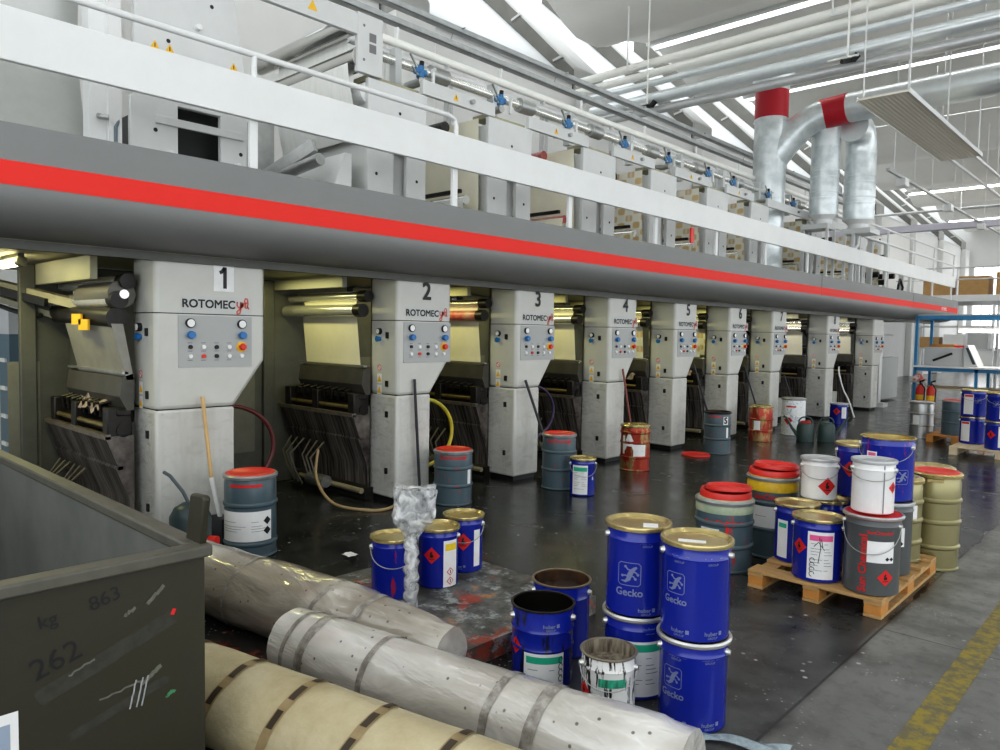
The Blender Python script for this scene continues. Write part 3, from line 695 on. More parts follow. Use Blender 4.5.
stickers(t, [(.20, 3.70), (.31, 3.70), (.82, 3.70)])
c = MB()
for u, v in ((.52, 3.92), (.30, 2.92), (.84, 2.92)): c.tube([(XU1, u, v), (XU1 + .05, u, v)], .022, 12)
build_each(c, 'plate_boss', WHITE, t)
MB().box(XU0, XU1, .6, 2.03, 4.33, 4.52).build('top_arm', UPPER, t, bevel=.006); MB().box(XU0, XU1, 2.03, 2.32, 4.0, 4.54).build('arm_bracket', UPPER, t, bevel=.006)
Decal(pdecal(), .002).triangle(1.55, 4.43, .05).build('warning_triangle', YEL, t)
Decal(pdecal(), .002).rect(2.16, 2.24, 4.30, 4.38).rect(2.16, 2.24, 4.20, 4.28).disc(2.10, 4.43, .014).disc(2.10, 4.12, .014).build('slot_hole', mat('slot_grey', (.2, .2, .2), .5), t)
rr = MB(); rr.tube([(-7.45, 1.98, 4.40), (XU0, 1.98, 4.40)], .085, 28); rr.build('chrome_roller', mat('chrome_mirror', (.62, .62, .60), .14, metal=1.), t)
rr = MB(); rr.tube([(-7.3, 2.10, 4.14), (XU0 + .02, 2.10, 4.14)], .11, 28); rr.build('guide_roller', mat('chrome_mirror', (.62, .62, .60)), t)
rr = MB(); rr.tube([(-7.3, 2.2, 3.85), (XU0, 2.2, 3.85)], .10, 24); rr.build('white_roller', WHITE, t)
w = MB(); w.grid(lambda a, b: (-7.15 + 1.22 * a + .16 * b * a, 2.03 + .06 * b - .06 * sin(b * PI), 4.36 - .95 * b), 5, 8); w.build('film_web', mat('film_web_silver', (.86, .86, .83), .28, metal=.35, var=.12, stretch=(3, .5, .5)), t)
MB().prism([(1.75, 2.72), (1.95, 3.25), (2.02, 3.25), (2.02, 2.72)], 0, -6.9, XU0 - .02).build('sloping_cover', WHITE, t)
m = MB(); m.beam((-7.2, 1.4, 2.82), (-6.0, 1.72, 3.3), .05, .12).tube([(-7.2, 1.55, 2.95), (XU0 - .05, 1.70, 3.15)], .055, 14).box(-7.3, -7.2, .9, 2.0, 2.72, 3.9); m.build('guide_linkage', STEELM, t)
# end shield left of the first frame
t = thing('infeed_shield', 'large smooth silvery shield panel left of the tall dryer frame', 'machine panel', (0, .4, 0))
MB().grid(lambda a, b: (-6.0 - .25 * sin(b * PI), -2.2 + 3.75 * a, 2.72 + 2.1 * b), 4, 14).build('shield_sheet', mat('shield_satin_grey', (.52, .53, .51), .3, metal=.35, var=.1), t)
MB().box(-6.0, -5.86, 1.50, 1.62, 2.72, 4.8).build('shield_edge', WHITE, t)
m = MB(); m.tube([(-5.82, 1.66, 2.75), (-5.82, 1.66, 3.05), (-5.84, 1.70, 3.14)], .014, 8); m.build('grey_conduit', mat('conduit_slate', (.16, .2, .23), .4), t)
m = MB(); m.tube([(-5.86, 1.56, 3.12), (-5.80, 1.56, 3.10), (-5.78, 1.60, 3.10)], .02, 10); m.build('catch', STEELM, t)
# ------------------------------------------------------------------ pipes, shafts and valves along the top of the press
def pipe(name, label, cat, pts, r, m, group=None): return tag(MB().tube(pts, r, 14).build(name, m), label, cat, group, 'thing')
pw = pipe('steam_pipe', 'white lagged pipe running along the top of the press above the blue valves', 'pipe', [(-6.5, 4.6, 4.73), (-6.5, 20., 4.73)], .045, PIPEW)
b = MB()
for k in range(9): b.tube([(-6.5, 5.2 + 1.65 * k, 4.76), (-6.5, 5.2 + 1.65 * k, 4.90)], .02, 8)
for y in CY[2:7]: MB().box(-6.53, -6.47, y + .022, y + .048, 3.9, 4.70).build('support_bar', PIPEG, pw)
build_each(b, 'pipe_stub', WHITE, pw)
dp = pipe('drain_pipe', 'silver pipe just below the white lagged pipe on the press top', 'pipe', [(-6.42, 4.5, 4.56), (-6.42, 19.6, 4.56)], .045, PIPEG)
for y in CY[2:7]: MB().box(-6.44, -6.40, y + .022, y + .048, 3.9, 4.53).build('support_bar', PIPEG, dp)
ls = thing('line_shaft', 'silver drive shaft with couplings along the press top', 'shaft', (-6.2, 4.6, 4.4))
MB().tube([(0, 0, 0), (0, 12.5, 0)], .05, 18).build('shaft', STEEL, ls)
c = MB()
for k in range(9): c.tube([(0, .8 + 1.45 * k, 0), (0, 1.05 + 1.45 * k, 0)], .085, 18)
build_each(c, 'coupling', STEELM, ls)
c = MB()
for k in range(9): c.box(-.05, .05, .3 + 1.45 * k, .38 + 1.45 * k, -.3, .12)
build_each(c, 'bearing_bracket', mat('bracket_pale', (.6, .62, .62), .4, metal=.4), ls)
valve0 = None
VY = [5.02, 6.21, 7.45, 8.71, 9.88, 11.12, 12.01, 13.43, 14.6]
for k, y in enumerate(VY):
    lab = 'blue valve on the press top, %s along from the near end' % ['first', 'second', 'third', 'fourth', 'fifth', 'sixth', 'seventh', 'eighth', 'last'][k]
    if valve0 is None:
        t = thing('control_valve', lab, 'valve', (-5.9, y, 4.13), group='blue valves along the press top'); t.scale = (.72, .72, .72)
        m = MB(); m.tube([(0, 0, .08), (0, 0, .24)], .055, 14).tube([(0, -.10, .16), (0, .10, .16)], .05, 14); m.build('valve_body', VALVE, t, bevel=.006)
        m = MB(); m.tube([(0, .02, .24), (0, .03, .31)], .035, 12); m.build('actuator_cap', DARK, t)
        m = MB(); m.beam((.02, -.08, .20), (.02, -.20, .36), .03, .02); m.beam((.02, -.06, .10), (.02, -.17, .20), .025, .02); m.build('lever', STEELM, t)
        m = MB(); m.tube([(0, -.02, -.01), (0, .0, .1)], .03, 10).tube([(-.3, .0, .02), (.04, 0, .02)], .06, 14); m.build('valve_flange', STEELM, t)
        m = MB(); m.box(-.02, .02, .22, .26, .0, .26).tube([(.0, .24, .22), (.05, .24, .26)], .02, 8); m.build('valve_bracket', WHITE, t)
        valve0 = t
    else:
        c = copy_tree(valve0); c.location = (-5.9, y, 4.13); c['label'] = lab
for k, (x, z) in enumerate(((-7., 5.41), (-7., 5.21))):
    t = thing('ceiling_cable_tray', ('upper' if k == 0 else 'lower') + ' grey cable tray running above the press towards the far end', 'cable tray', (x, 3., z))
    xx = (0., -.02)[k]
    MB().box(-.05, .05, 0, 20, -.035, -.028).box(-.05, -.044, 0, 20, -.035, .035).box(.044, .05, 0, 20, -.035, .035).build('tray_channel', TRAYG, t)
    MB().box(-.04, .04, 0, 20, -.02, .02).build('cable_bundle', mat('cable_bundle_grey', (.42, .43, .42), .6), t)
    if k == 0:
        b = MB()
        for q in range(9): b.tube([(.10, 1.5 + 2.1 * q, .02), (-.12, 1.5 + 2.1 * q, .02), (-.16, 1.5 + 2.1 * q, -.05), (-.02, 1.5 + 2.1 * q, -.24)], .012, 6)
        build_each(b, 'tray_bracket', TRAYG, t)
# transverse pipes under the roof
TP = [('white_ceiling_pipe', 'upper white pipe of the pair crossing under the roof', 6.62, 12.0, .075, PIPEW), ('white_ceiling_pipe', 'lower white pipe of the pair crossing under the roof', 6.43, 12.0, .07, PIPEW),
      ('ceiling_pipe', 'thin silver pipe crossing the hall just below the white pair', 6.25, 12.0, .06, GALV), ('ceiling_pipe', 'thick silver pipe crossing the hall under the roof', 5.97, 12.0, .105, GALV),
      ('ceiling_pipe', 'silver pipe tucked under the thick silver one crossing the hall', 5.78, 12.1, .075, PIPEG)]
for k, (n, l, z, y, r, m) in enumerate(TP):
    x0 = (-9.3, -9.3, -9.2, -8.9, -8.7)[k]
    p = pipe(n, l, 'pipe', [(x0, y, z), (6., y, z + .02)], r, m, 'pipes crossing under the roof')
    if k in (0, 3):
        h = MB()
        for x in ((-8.0, -4.3, -1.2, 2.) if k == 0 else (-7.55, -4.05, -.9, 2.3)): h.tube([(x, y - .15, z - r - .02), (x, y - .15, 8.)], .016, 6)
        for x in (-7.8, -4.15): h.tube([(x - .2, y - .12, z - r), (x + .25, y - .12, z - r)], .02, 6)
        build_each(h, 'hanger_rod', WHITE if k == 0 else PIPEW, p)
        if k == 3:
            h = MB()
            for x in (-7.6, -4.1): h.tube([(x, y - .25, z - .2), (x + .1, y - .05, z - .14)], .035, 8).tube([(x + .1, y - .08, z - .16), (x + .18, y - .08, z - .08)], .05, 10)
            build_each(h, 'pipe_clamp', BLACK, p)
# ventilation ducts
def arc(c, r, a0, a1, n, fn): return [fn(c, r, a0 + (a1 - a0) * k / n) for k in range(n + 1)]
t = thing('ventilation_duct', 'galvanised ventilation duct with two red bands and a branch curving right', 'duct', (-6.3, 14.365, 4.377)); t.scale = (1.068, 1.068, 1.068)
MB().tube([(0, 0, -1.5), (0, 0, 1.42)], .29, 36).tube([(0, 0, 1.36), (0, 0, 1.40)], .30, 36).build('riser', SPIRAL, t)
MB().tube([(0, 0, 1.41), (0, 0, 1.90)], .296, 36).build('red_band', DUCTR, t)
MB().tube([(0, 0, 1.90), (0, 0, 2.02), (0, 0, 2.2), (0, 0, 2.3)], [.30, .30, .38, .38], 36).build('flared_top', GALV, t)
MB().tube([(.0, .0, .60), (.22, .08, .92), (.46, .16, 1.20), (.66, .25, 1.36), (.86, .33, 1.44)], .255, 32).build('branch', SPIRAL, t)
MB().tube([(.80, .33, 1.43), (1.25, .33, 1.46)], .262, 32).build('red_band', DUCTR, t)
MB().tube([(1.22, .33, 1.46), (10., .33, 1.56)], .25, 32).build('main_duct', GALV, t)
for k, (x, y, r, zt, zb) in enumerate(((-5.45, 14.98, .262, 5.78, 3.83), (-4.97, 15.52, .285, 5.66, 3.76))):
    t = thing('exhaust_duct', ('left' if k == 0 else 'right') + ' plain galvanised exhaust duct of the pair standing on the press walkway', 'duct', (x, y, zb), group='pair of exhaust ducts')
    MB().tube([(0, 0, .18), (0, 0, zt - zb - .45)], r, 36).build('riser', SPIRAL, t)
    el = [(0, -.26 * (1 - cos(a * PI / 12)), zt - zb - .45 + .45 * sin(a * PI / 12)) for a in range(7)]
    if k: MB().tube([(0, 0, zt - zb - .47)] + el + [(0, -.54, zt - zb)], r, 36).build('elbow', GALV, t)
    else: MB().tube([(0, 0, zt - zb - .46), (0, 0, zt - zb)], r + .006, 36).build('duct_joint', GALV, t)
    rg = MB()
    for z in (.5, .62, .9, 1.02): rg.tube([(0, 0, z), (0, 0, z + .02)], r + .008, 36)
    build_each(rg, 'duct_seam', GALV, t)
    MB().tube([(0, 0, .0), (0, 0, .10), (0, 0, .2)], [r * .62, r * .65, r * 1.02], 36).build('collar', WHITE, t)
    MB().box(-.32 if k == 0 else -.20, .20 if k == 0 else .32, -.30, .16 if k == 0 else .3, -.10, -.002).build('duct_stand', UPPER, t)
    for u in ((-.30, .15) if k == 0 else (-.18, -.02)):
        for v in (-.28, .10): MB().box(u, u + .05, v, v + .05, 2.722 - zb, -.1).build('stand_leg', UPPER, t)
# radiant heating panel and roof conduits
t = thing('ceiling_radiant_panel', 'beige ribbed radiant heating panel hanging below the roof at right', 'heating panel', (-3.37, 11.3, 5.0))
rp = MB()
n = 11
for k in range(n):
    x0, x1 = -.335 + .67 * k / n, -.335 + .67 * (k + 1) / n
    rp.prism([(x0, .0), (x0 + .006, .006), (x1 - .006, .006), (x1, 0), (x1, .035), (x0, .035)], 1, 0, 4.75)
rp.build('ribbed_sheet', RADP, t)
MB().box(-.345, -.335, 0, 4.75, -.01, .06).box(.335, .345, 0, 4.75, -.01, .06).build('panel_edge', WHITE, t)
h = MB()
for y in (.15, 2.3, 4.6):
    for x in (-.3, .3): h.tube([(x, y, .03), (x, y, 3.1)], .010, 6)
build_each(h, 'hanger_rod', WHITE, t)
pe = MB(); pe.tube([(-.2, 4.75, .05), (-.2, 16, .05)], .03, 8).tube([(.2, 4.75, .05), (.2, 16, .05)], .03, 8); build_each(pe, 'feed_pipe', PIPEG, t)
for k, (x, y0, y1) in enumerate(((-4.75, 16.5, 34.), (-1.9, 13.5, 34.))):
    t = thing('ceiling_lighting_rail', ('left' if k == 0 else 'right') + ' lighting rail hung lengthwise under the roof beyond the beige panel', 'lighting rail', (x, y0, 5.05), group='lighting rails under the roof')
    MB().box(-.03, .03, 0, y1 - y0, 0, .05).build('rail', TRAYG, t)
    h = MB()
    for q in range(6): h.tube([(0, .4 + q * 3, .05), (0, .4 + q * 3, 3.)], .010, 6)
    build_each(h, 'hanger_rod', WHITE, t)
    for q in range(4): MB().box(-.09, .09, .9 + 4 * q, 1.2 + 4 * q, -.16, 0).build('fitting', WHITE, t)
for k, (y, z) in enumerate(((22.5, 5.6), (27., 5.4))):
    t = thing('ceiling_light_trough', ('nearer' if k == 0 else 'farther') + ' white light trough crossing the hall under the roof', 'light fitting', (-6., y, z), group='light troughs crossing the hall')
    MB().box(0, 12, -.12, .12, 0, .06).build('trough', WHITE, t); MB().box(.1, 11.9, -.06, .06, -.03, 0).build('tube', TUBE, t)
    h = MB()
    for q in range(7): h.tube([(.2 + q * 1.9, 0, .05), (.2 + q * 1.9, 0, 8.2 - z)], .010, 6)
    build_each(h, 'hanger_rod', WHITE, t)
#PART3
# ------------------------------------------------------------------ pails, drums and cans
def facing(x, y): return math.atan2(-y, -x) + PI / 2
def gecko(D, cu, cv, s):
    # framed climbing lizard emblem
    q = s
    P = [(-q, -q * .8), (-q, q * .8), (-q * .8, q), (q * .8, q), (q, q * .8), (q, -q * .8), (q * .8, -q), (-q * .8, -q), (-q, -q * .8)]
    D.ribbon([(cu + a, cv + b) for a, b in P], s * .07)
    body = [(-.72, -.62), (-.35, -.66), (-.05, -.42), (.05, -.05), (.22, .28), (.48, .55), (.66, .66)]
    D.ribbon([(cu + a * s, cv + b * s) for a, b in body], lambda t: s * (.06 + .34 * sin(PI * min(1, t * 1.02)) ** 1.2 + .1 * t))
    for l in ([(.05, -.1), (.38, -.16), (.55, -.38)], [(-.02, -.3), (-.30, -.12), (-.62, -.18)], [(.25, .28), (.58, .2), (.76, .0)], [(.2, .35), (-.12, .42), (-.34, .66)]):
        D.ribbon([(cu + a * s, cv + b * s) for a, b in l], s * .13)
        D.disc(cu + l[2][0] * s, cv + l[2][1] * s, s * .12)
def huber(D, u, v, s=.026):
    D.text('huber', s, u, v, bold=.015); D.rect(u + s * 1.45, u + s * 2.05, v - s * .3, v + s * .38); D.text('GROUP', s * .55, u + s * .3, v - s * .72, bold=.01)
def haz(t, mp, u, v, r, m=None, d=.0018):
    D = Decal(mp, d); D.diamond(u, v, r); o = D.build('hazard_diamond', m or HAZR, t)
    D = Decal(mp, d + .001); D.disc(u, v - r * .05, r * .22); D.ribbon([(u, v), (u - r * .1, v + r * .25), (u + r * .05, v + r * .45)], r * .2); D.ribbon([(u - r * .35, v - r * .42), (u + r * .35, v - r * .42)], r * .09)
    D.build('flame_mark', INK if m is None else LABEL, o); return o
def label_sheet(t, mp, u0, u1, v0, v1, band=None, lines=True, scrawl=False, dots=0):
    o = Decal(mp, .0012).rect(u0, u1, v0, v1).build('label', LABEL, t)
    if band:
        m, b0, b1 = band; Decal(mp, .002).rect(u0 + .012, u1 - .008, v1 - b1, v1 - b0).build('label_band', m, o)
    if lines:
        D = Decal(mp, .002); v = v1 - .075; w = u1 - u0
        k = 0
        while v > v0 + .05:
            D.rect(u0 + .02, u0 + w * (.35 + .25 * ((k * 37) % 10) / 10), v, v + .003)
            D.rect(u0 + w * .62, u0 + w * (.75 + .2 * ((k * 53) % 10) / 10), v, v + .003); v -= .018 if k % 3 else .03; k += 1
        D.build('label_print', GREYINK, o)
    if scrawl:
        D = Decal(mp, .0026); c = (u0 + u1) / 2 - .01
        D.ribbon([(c, v1 - .03), (c + .008, v1 - .10), (c - .004, v1 - .19)], .004); D.ribbon([(c - .03, v1 - .09), (c - .005, v1 - .06), (c + .03, v1 - .11)], .004); D.ribbon([(c + .01, v1 - .04), (c + .02, v1 - .09)], .004)
        for k in range(4):
            z = v0 + .03 + .028 * k; D.ribbon([(u0 + .03 + .014 * cos(a * PI / 4), z + .016 * sin(a * PI / 4)) for a in range(7)], .004)
        D.build('marker_scrawl', INK, o)
    for k in range(dots):
        D = Decal(mp, .0026); D.diamond(u0 + .045, v0 + .035 + .055 * k, .025); D.build('hazard_outline', HAZR, o)
        D = Decal(mp, .0032); D.diamond(u0 + .045, v0 + .035 + .055 * k, .019); D.build('hazard_inner', LABEL, o)
        D = Decal(mp, .0038); D.ribbon([(u0 + .045, v0 + .025 + .055 * k), (u0 + .045, v0 + .045 + .055 * k)], .006); D.build('hazard_mark', INK, o)
    return o
def pail(label, x, y, z, R, H, body, lid='gold', opened=False, rz=0., group=None, handle=None, ear=True, name='ink_pail', cat='pail', fill=.10, inner=None, rim=None, beads=(.86,)):
    t = thing(name, label, cat, (x, y, z), facing(x, y) + rz, group)
    rb = R - .012
    pr = [(rb * .6, .006), (rb - .012, .0), (rb, .008)]
    for b in sorted(beads): pr += [(rb, H * b - .012), (rb + .005, H * b), (rb, H * b + .012)]
    pr += [(rb, H - .012)]
    m = MB().lathe(pr, n=48, cap0=True)
    m.build('body', body, t)
    rim = rim or {'gold': GOLD, 'white': WP, 'red': WP, None: WIRE, 'grey': mat('lid_light_grey', (.48, .49, .49), .35, metal=.3)}.get(lid, WIRE)
    if opened:
        iv = inner or INSIDE
        MB().lathe([(rb - .002, H - .006), (rb - .004, H - fill)], n=48).lathe([(rb - .004, H - fill), (.001, H - fill - .005)], n=48).build('inside', iv, t)
        MB().lathe([(rb - .003, H - .010), (rb + .006, H - .010), (rb + .009, H - .003), (rb + .004, H), (rb - .003, H - .002)], n=48).build('rim', rim, t)
    else:
        lm = {'gold': GOLD, 'white': mat('lid_pale_grey', (.55, .56, .56), .3, metal=.2), 'red': LIDR, 'grey': mat('lid_light_grey', (.48, .49, .49), .35, metal=.3)}[lid]
        MB().lathe([(rb, H - .022), (rb + .010, H - .020), (R, H - .010), (R - .002, H - .001), (R - .012, H), (R - .020, H - .008), (R - .028, H - .014), (R * .6, H - .013), (.001, H - .012)], n=56).build('lid', lm, t)
        if rim is not lm: MB().lathe([(rb + .001, H - .024), (R + .003, H - .016), (R + .004, H - .006), (R - .002, H + .002), (R - .010, H + .001)], n=56).build('rim', rim, t)
    if ear:
        for s in (-1, 1):
            a = s * 1.25
            e = MB().tube([((rb - .002) * sin(a), -(rb - .002) * cos(a), H - .055), ((rb + .016) * sin(a), -(rb + .016) * cos(a), H - .055)], [.017, .010], 12); e.build('handle_ear', WIRE, t)
    if handle:
        # wire bail hanging down in front: drop, extra tilt
        pts = []
        for k in range(17):
            f = -1 + 2 * k / 16; a = f * 1.25; rr = rb + .012 + .010 * (1 - f * f)
            pts.append((rr * sin(a), -rr * cos(a), H - .055 - handle * (1 - f * f) ** .7))
        MB().tube(pts, .0024, 6).build('bail_handle', mat('wire_dull', (.38, .38, .37), .4, metal=.6), t)
    return t, cylmap(rb)
def drum(label, x, y, R, H, body, lid=None, z=0., rz=0., group=None, band=None, top=None, opened=False, name='ink_drum', hoops=(.36, .68), clamp=None):
    t = thing(name, label, 'drum', (x, y, z), facing(x, y) + rz, group)
    rb = R - .012
    pr = [(rb * .7, .004), (rb - .004, 0), (rb + .006, .004), (rb + .006, .014), (rb, .02)]
    for h in hoops: pr += [(rb, h * H - .018), (rb + .009, h * H - .006), (rb + .009, h * H + .006), (rb, h * H + .018)]
    pr += [(rb, H * .90), (rb - .006, H * .93), (rb - .006, H - .03)]
    MB().lathe(pr, n=52, cap0=True).build('body', body, t)
    cm = clamp or mat('clamp_ring_steel', (.42, .44, .44), .35, metal=.7, var=.4)
    MB().lathe([(rb - .006, H - .034), (rb + .008, H - .030), (rb + .010, H - .012), (rb + .002, H - .002), (rb - .008, H - .002)], n=52).build('clamp_ring', cm, t)
    if band: MB().lathe([(rb + .002, H * .82), (rb + .003, H * .90), (rb - .003, H * .935), (rb - .003, H - .03)], n=52).build('painted_band', band, t)
    if opened:
        MB().lathe([(rb - .008, H - .004), (rb - .010, H - .08), (.001, H - .085)], n=52).build('inside', INSIDE, t)
    else:
        lm = lid or cm
        MB().lathe([(rb - .006, H - .004), (rb - .014, H + .004), (rb - .03, H + .006), (rb - .05, H - .006), (.001, H - .008)], n=52).build('lid', lm, t)
    return t, cylmap(rb + .001)
def logo_set(t, mp, H, a_logo, R, lab=None, gs=.042):
    for a, v in ((-.55, H - .062), (.45, H - .062), (-.5, .040), (.5, .040)):
        D = Decal(mp, .0015); huber(D, a * R, v, .024); D.build('small_brand_lettering', LOGO, t)
    if a_logo is not None:
        D = Decal(mp, .0015); gecko(D, a_logo * R, H * .58, gs); D.build('lizard_emblem', LOGO, t)
        D = Decal(mp, .0015); D.text('Gecko', .040, a_logo * R, H * .58 - gs - .030, bold=.02); D.build('brand_lettering', LOGO, t)
GP = 'blue ink pails with gold lids'
# two stacks in front
STK = .365
for k in range(2):
    STK = (.375, .40)[k]
    t, mp = pail('blue lidded pail at the bottom of the right front stack, lizard emblem showing' if k == 0 else 'blue pail with gold lid on top of the right front stack', -1.466, 2.775, k * .375, .15, STK, BLU, rz=0, group='pails of the two front stacks', handle=None, rim=WIRE if k == 0 else GOLD, beads=(.84,))
    logo_set(t, mp, STK, -.62, .138)
    if k: MB().box(-.075, .035, -.055, -.02, STK - .0125, STK - .0105).build('lid_sticker', LABEL, t)
STK = .37
t, mp = pail('blue pail with large white and green label at the bottom of the left front stack', -1.79, 2.84, 0, .15, STK, BLU, group='pails of the two front stacks', rim=WIRE, beads=(.84,))
label_sheet(t, mp, -.075, .125, .0 + .02, .265, (LGREEN, .012, .045)); D = Decal(mp); huber(D, .06, STK - .05, .024); D.build('small_brand_lettering', LOGO, t)
haz(t, mp, -.15, .17, .045)
t, mp = pail('blue pail with gold lid and lizard emblem on top of the left front stack', -1.79, 2.84, STK, .15, STK + .03, BLU, group='pails of the two front stacks', beads=(.84,))
D = Decal(mp); gecko(D, -.035, STK * .52, .050); D.build('lizard_emblem', LOGO, t)
D = Decal(mp); D.text('Gecko', .046, -.035, STK * .52 - .082, bold=.02); D.build('brand_lettering', LOGO, t)
for v in (STK - .035, .035): D = Decal(mp); huber(D, .035, v, .024); D.build('small_brand_lettering', LOGO, t)
MB().box(.02, .085, -.07, .0, STK + .0175, STK + .0195).build('lid_sticker', LABEL, t)
# open pails
t, mp = pail('open blue pail with ink-blackened rim and a white and green label', -2.14, 2.60, 0, .153, .37, BLUD, opened=True, inner=mat('black_ink', (.008, .007, .006), .2), fill=.10, group='open ink pails at the front', rim=DARK, beads=(.50, .72))
label_sheet(t, mp, -.085, .105, .02, .175, (LGREEN, .014, .045)); D = Decal(mp); huber(D, .03, .30, .024); D.build('small_brand_lettering', LOGO, t); haz(t, mp, -.14, .19, .04)
D = Decal(mp, .003)
for k in range(4): D.ribbon([(.088 + .010 * cos(a * PI / 4), .06 + .028 * k + .014 * sin(a * PI / 4)) for a in range(8)], .004)
D.build('marker_scrawl', INK, t)
pail('open blue pail with brown ink inside, behind the pail with the blackened rim', -2.285, 2.92, 0, .155, .37, BLU, opened=True, fill=.06, group='open ink pails at the front', rim=mat('rim_brown_steel', (.25, .2, .13), .35, metal=.6), beads=(.80,))
t, mp = pail('open white pail streaked with black ink dribbles and a green stripe', -1.735, 2.55, 0, .125, .285, WPD, opened=True, fill=.06, group='open ink pails at the front', rim=mat('rim_tan_steel', (.3, .27, .2), .35, metal=.5), handle=.07, inner=mat('pail_inside_smeared', (.33, .29, .22), .4, var=1., vscale=9, col2=(.05, .035, .025), stretch=(4, 4, .6)), beads=(.80,))
D = Decal(mp, .0015); D.rect(-.04, .075, .165, .200); D.build('label_band', mat('label_green_smeared', (.04, .42, .26), .5, var=.9, vscale=16, col2=(.02, .03, .02), stretch=(4, 4, .5)), t); haz(t, mp, -.115, .13, .035)
# three pails on the paint-crusted board
for k, (x, y, h) in enumerate(((-3.28, 2.63, .345), (-3.245, 2.94, .355), (-3.345, 3.25, .355))):
    t, mp = pail(['blue pail with gold lid and red streaks, nearest on the paint-crusted board', 'blue pail with yellow-topped white label, middle of three on the board', 'blue pail with red diamond, farthest of three on the board'][k],
                 x, y, .1, .135, h, BLUR if k == 0 else BLU, group='three blue pails on the board', handle=.10 if k != 1 else None, beads=(.86,))
    if k == 0: haz(t, mp, .095, .17, .03)
    if k == 1: haz(t, mp, -.035, .20, .050); label_sheet(t, mp, .035, .135, .01, .285, (LYEL, .02, .06), lines=False, dots=2)
    if k == 2: haz(t, mp, .0, .20, .055); label_sheet(t, mp, .07, .12, .04, .27, None, lines=False); D = Decal(mp); huber(D, -.03, .045, .022); D.build('small_brand_lettering', LOGO, t)
# drums along the press
def redband(t, mp, H, v=.88, L=.20):
    D = Decal(mp, .002); D.text('SunChemical', .050, 0, H * v, bold=.02); D.build('brand_lettering', HAZR, t)
t, mp = drum('slate drum with red lid and white hazard label in front of cabinet 1', -4.86, 2.60, .19, .585, DRUM, LIDR, group='slate ink drums', hoops=(.17, .64))
D = Decal(mp, .002); D.rect(-.15, .08, .505, .525); D.build('red_stroke', HAZR, t)
o = label_sheet(t, mp, -.24, .155, .125, .335, None, lines=True)
D = Decal(mp, .003); D.diamond(.118, .265, .030); D.diamond(.118, .195, .030); D.build('hazard_diamond', INK, o)
t, mp = drum('slate drum with red lid beside cabinet 2', -5.04, 4.75, .19, .51, DRUMR, LIDR, group='slate ink drums'); redband(t, mp, .51); label_sheet(t, mp, .15, .20, .19, .335, None, lines=False)
t, mp = drum('slate drum with red drips on its lid, beside cabinet 3', -4.80, 6.04, .185, .575, DRUMR, LIDR, group='slate ink drums'); redband(t, mp, .575)
t, mp = pail('small blue pail with tall white and green label beside the slate drum at cabinet 3', -4.43, 5.96, 0, .14, .375, BLU, handle=.12, rz=.1)
label_sheet(t, mp, -.12, .04, .02, .31, (LGREEN, .02, .06)); haz(t, mp, .10, .18, .035, BLUR)
t, mp = drum('gold drum smothered in red ink beside cabinet 4', -4.84, 7.55, .185, .545, GOLDR, GOLD, hoops=(.30, .62, .84), clamp=GOLD)
label_sheet(t, mp, -.02, .13, .18, .32, None); D = Decal(mp, .004); D.text('A', .26, -.07, .33, bold=.03); D.rect(-.16, -.13, .2, .42); D.build('white_scrawl', LABEL, t)
t, mp = drum('open slate drum without a lid beside cabinet 5', -4.77, 9.50, .19, .585, DRUMR, opened=True, group='slate ink drums', clamp=DARK)
D = Decal(mp, .002); D.rect(.08, .155, .41, .52); D.build('label', LABEL, t); D = Decal(mp, .003); D.text('S', .12, .115, .465, bold=.03); D.build('label_print', INK, t); label_sheet(t, mp, .13, .165, .23, .37, None, lines=False); D = Decal(mp, .002); D.rect(-.12, .05, .515, .53); D.build('red_stroke', HAZR, t)
t, mp = drum('gold drum with red splashes on its right half, beside cabinet 7', -4.90, 11.2, .19, .55, GOLDR, GOLD, hoops=(.30, .62), clamp=GOLD, rz=1.1); label_sheet(t, mp, -.30, -.20, .18, .325, None, lines=False)
t, mp = drum('white drum with red diamond and speckles, past cabinet 7', -4.85, 12.36, .20, .615, mat('drum_white_speckled', (.78, .80, .80), .35, var=.7, vscale=30, col2=(.1, .25, .4), lo=.55, hi=.62), None, hoops=(.5,)); haz(t, mp, -.08, .25, .075)
D = Decal(mp, .002); D.rect(-.12, .04, .465, .49); D.build('red_stroke', HAZR, t); label_sheet(t, mp, .08, .17, .33, .46, None, lines=False)
t, mp = pail('lone blue pail with red diamond in front of the last two cabinets', -4.87, 14.6, 0, .17, .40, BLU, lid='grey', name='ink_pail'); haz(t, mp, -.04, .25, .07); label_sheet(t, mp, .05, .15, .12, .33, None, lines=False)
# watering cans
for k, (x, y, a) in enumerate(((-4.40, 11.72, .2), (-4.16, 11.95, .2))):
    t = thing('watering_can', ('left' if k == 0 else 'right') + ' dark green watering can with spout and loop handle by the white drum', 'watering can', (x, y, 0), facing(x, y) + a, 'pair of watering cans')
    MB().lathe([(.08, .002), (.125, .0), (.13, .02), (.128, .22), (.11, .27), (.08, .285), (.075, .30), (.06, .30)], n=32, cap0=True, cap1=True).build('can_body', CAN, t)
    s = -1 if k == 0 else 1
    MB().tube([(s * .11, 0, .08), (s * .20, 0, .20), (s * .29, 0, .36), (s * .33, 0, .38)], [.03, .022, .016, .02], 12).build('spout', CAN, t)
    MB().tube([(.0 - .09, 0, .27)] + [(-.10 * cos(a * PI / 8), 0, .30 + .08 * sin(a * PI / 8)) for a in range(9)] + [(.09, 0, .27)], .012, 8).build('handle', CAN, t)
    if k == 0: MB().lathe([(.078, .286), (.082, .30), (.07, .312)], n=24).build('red_collar', HAZR, t)
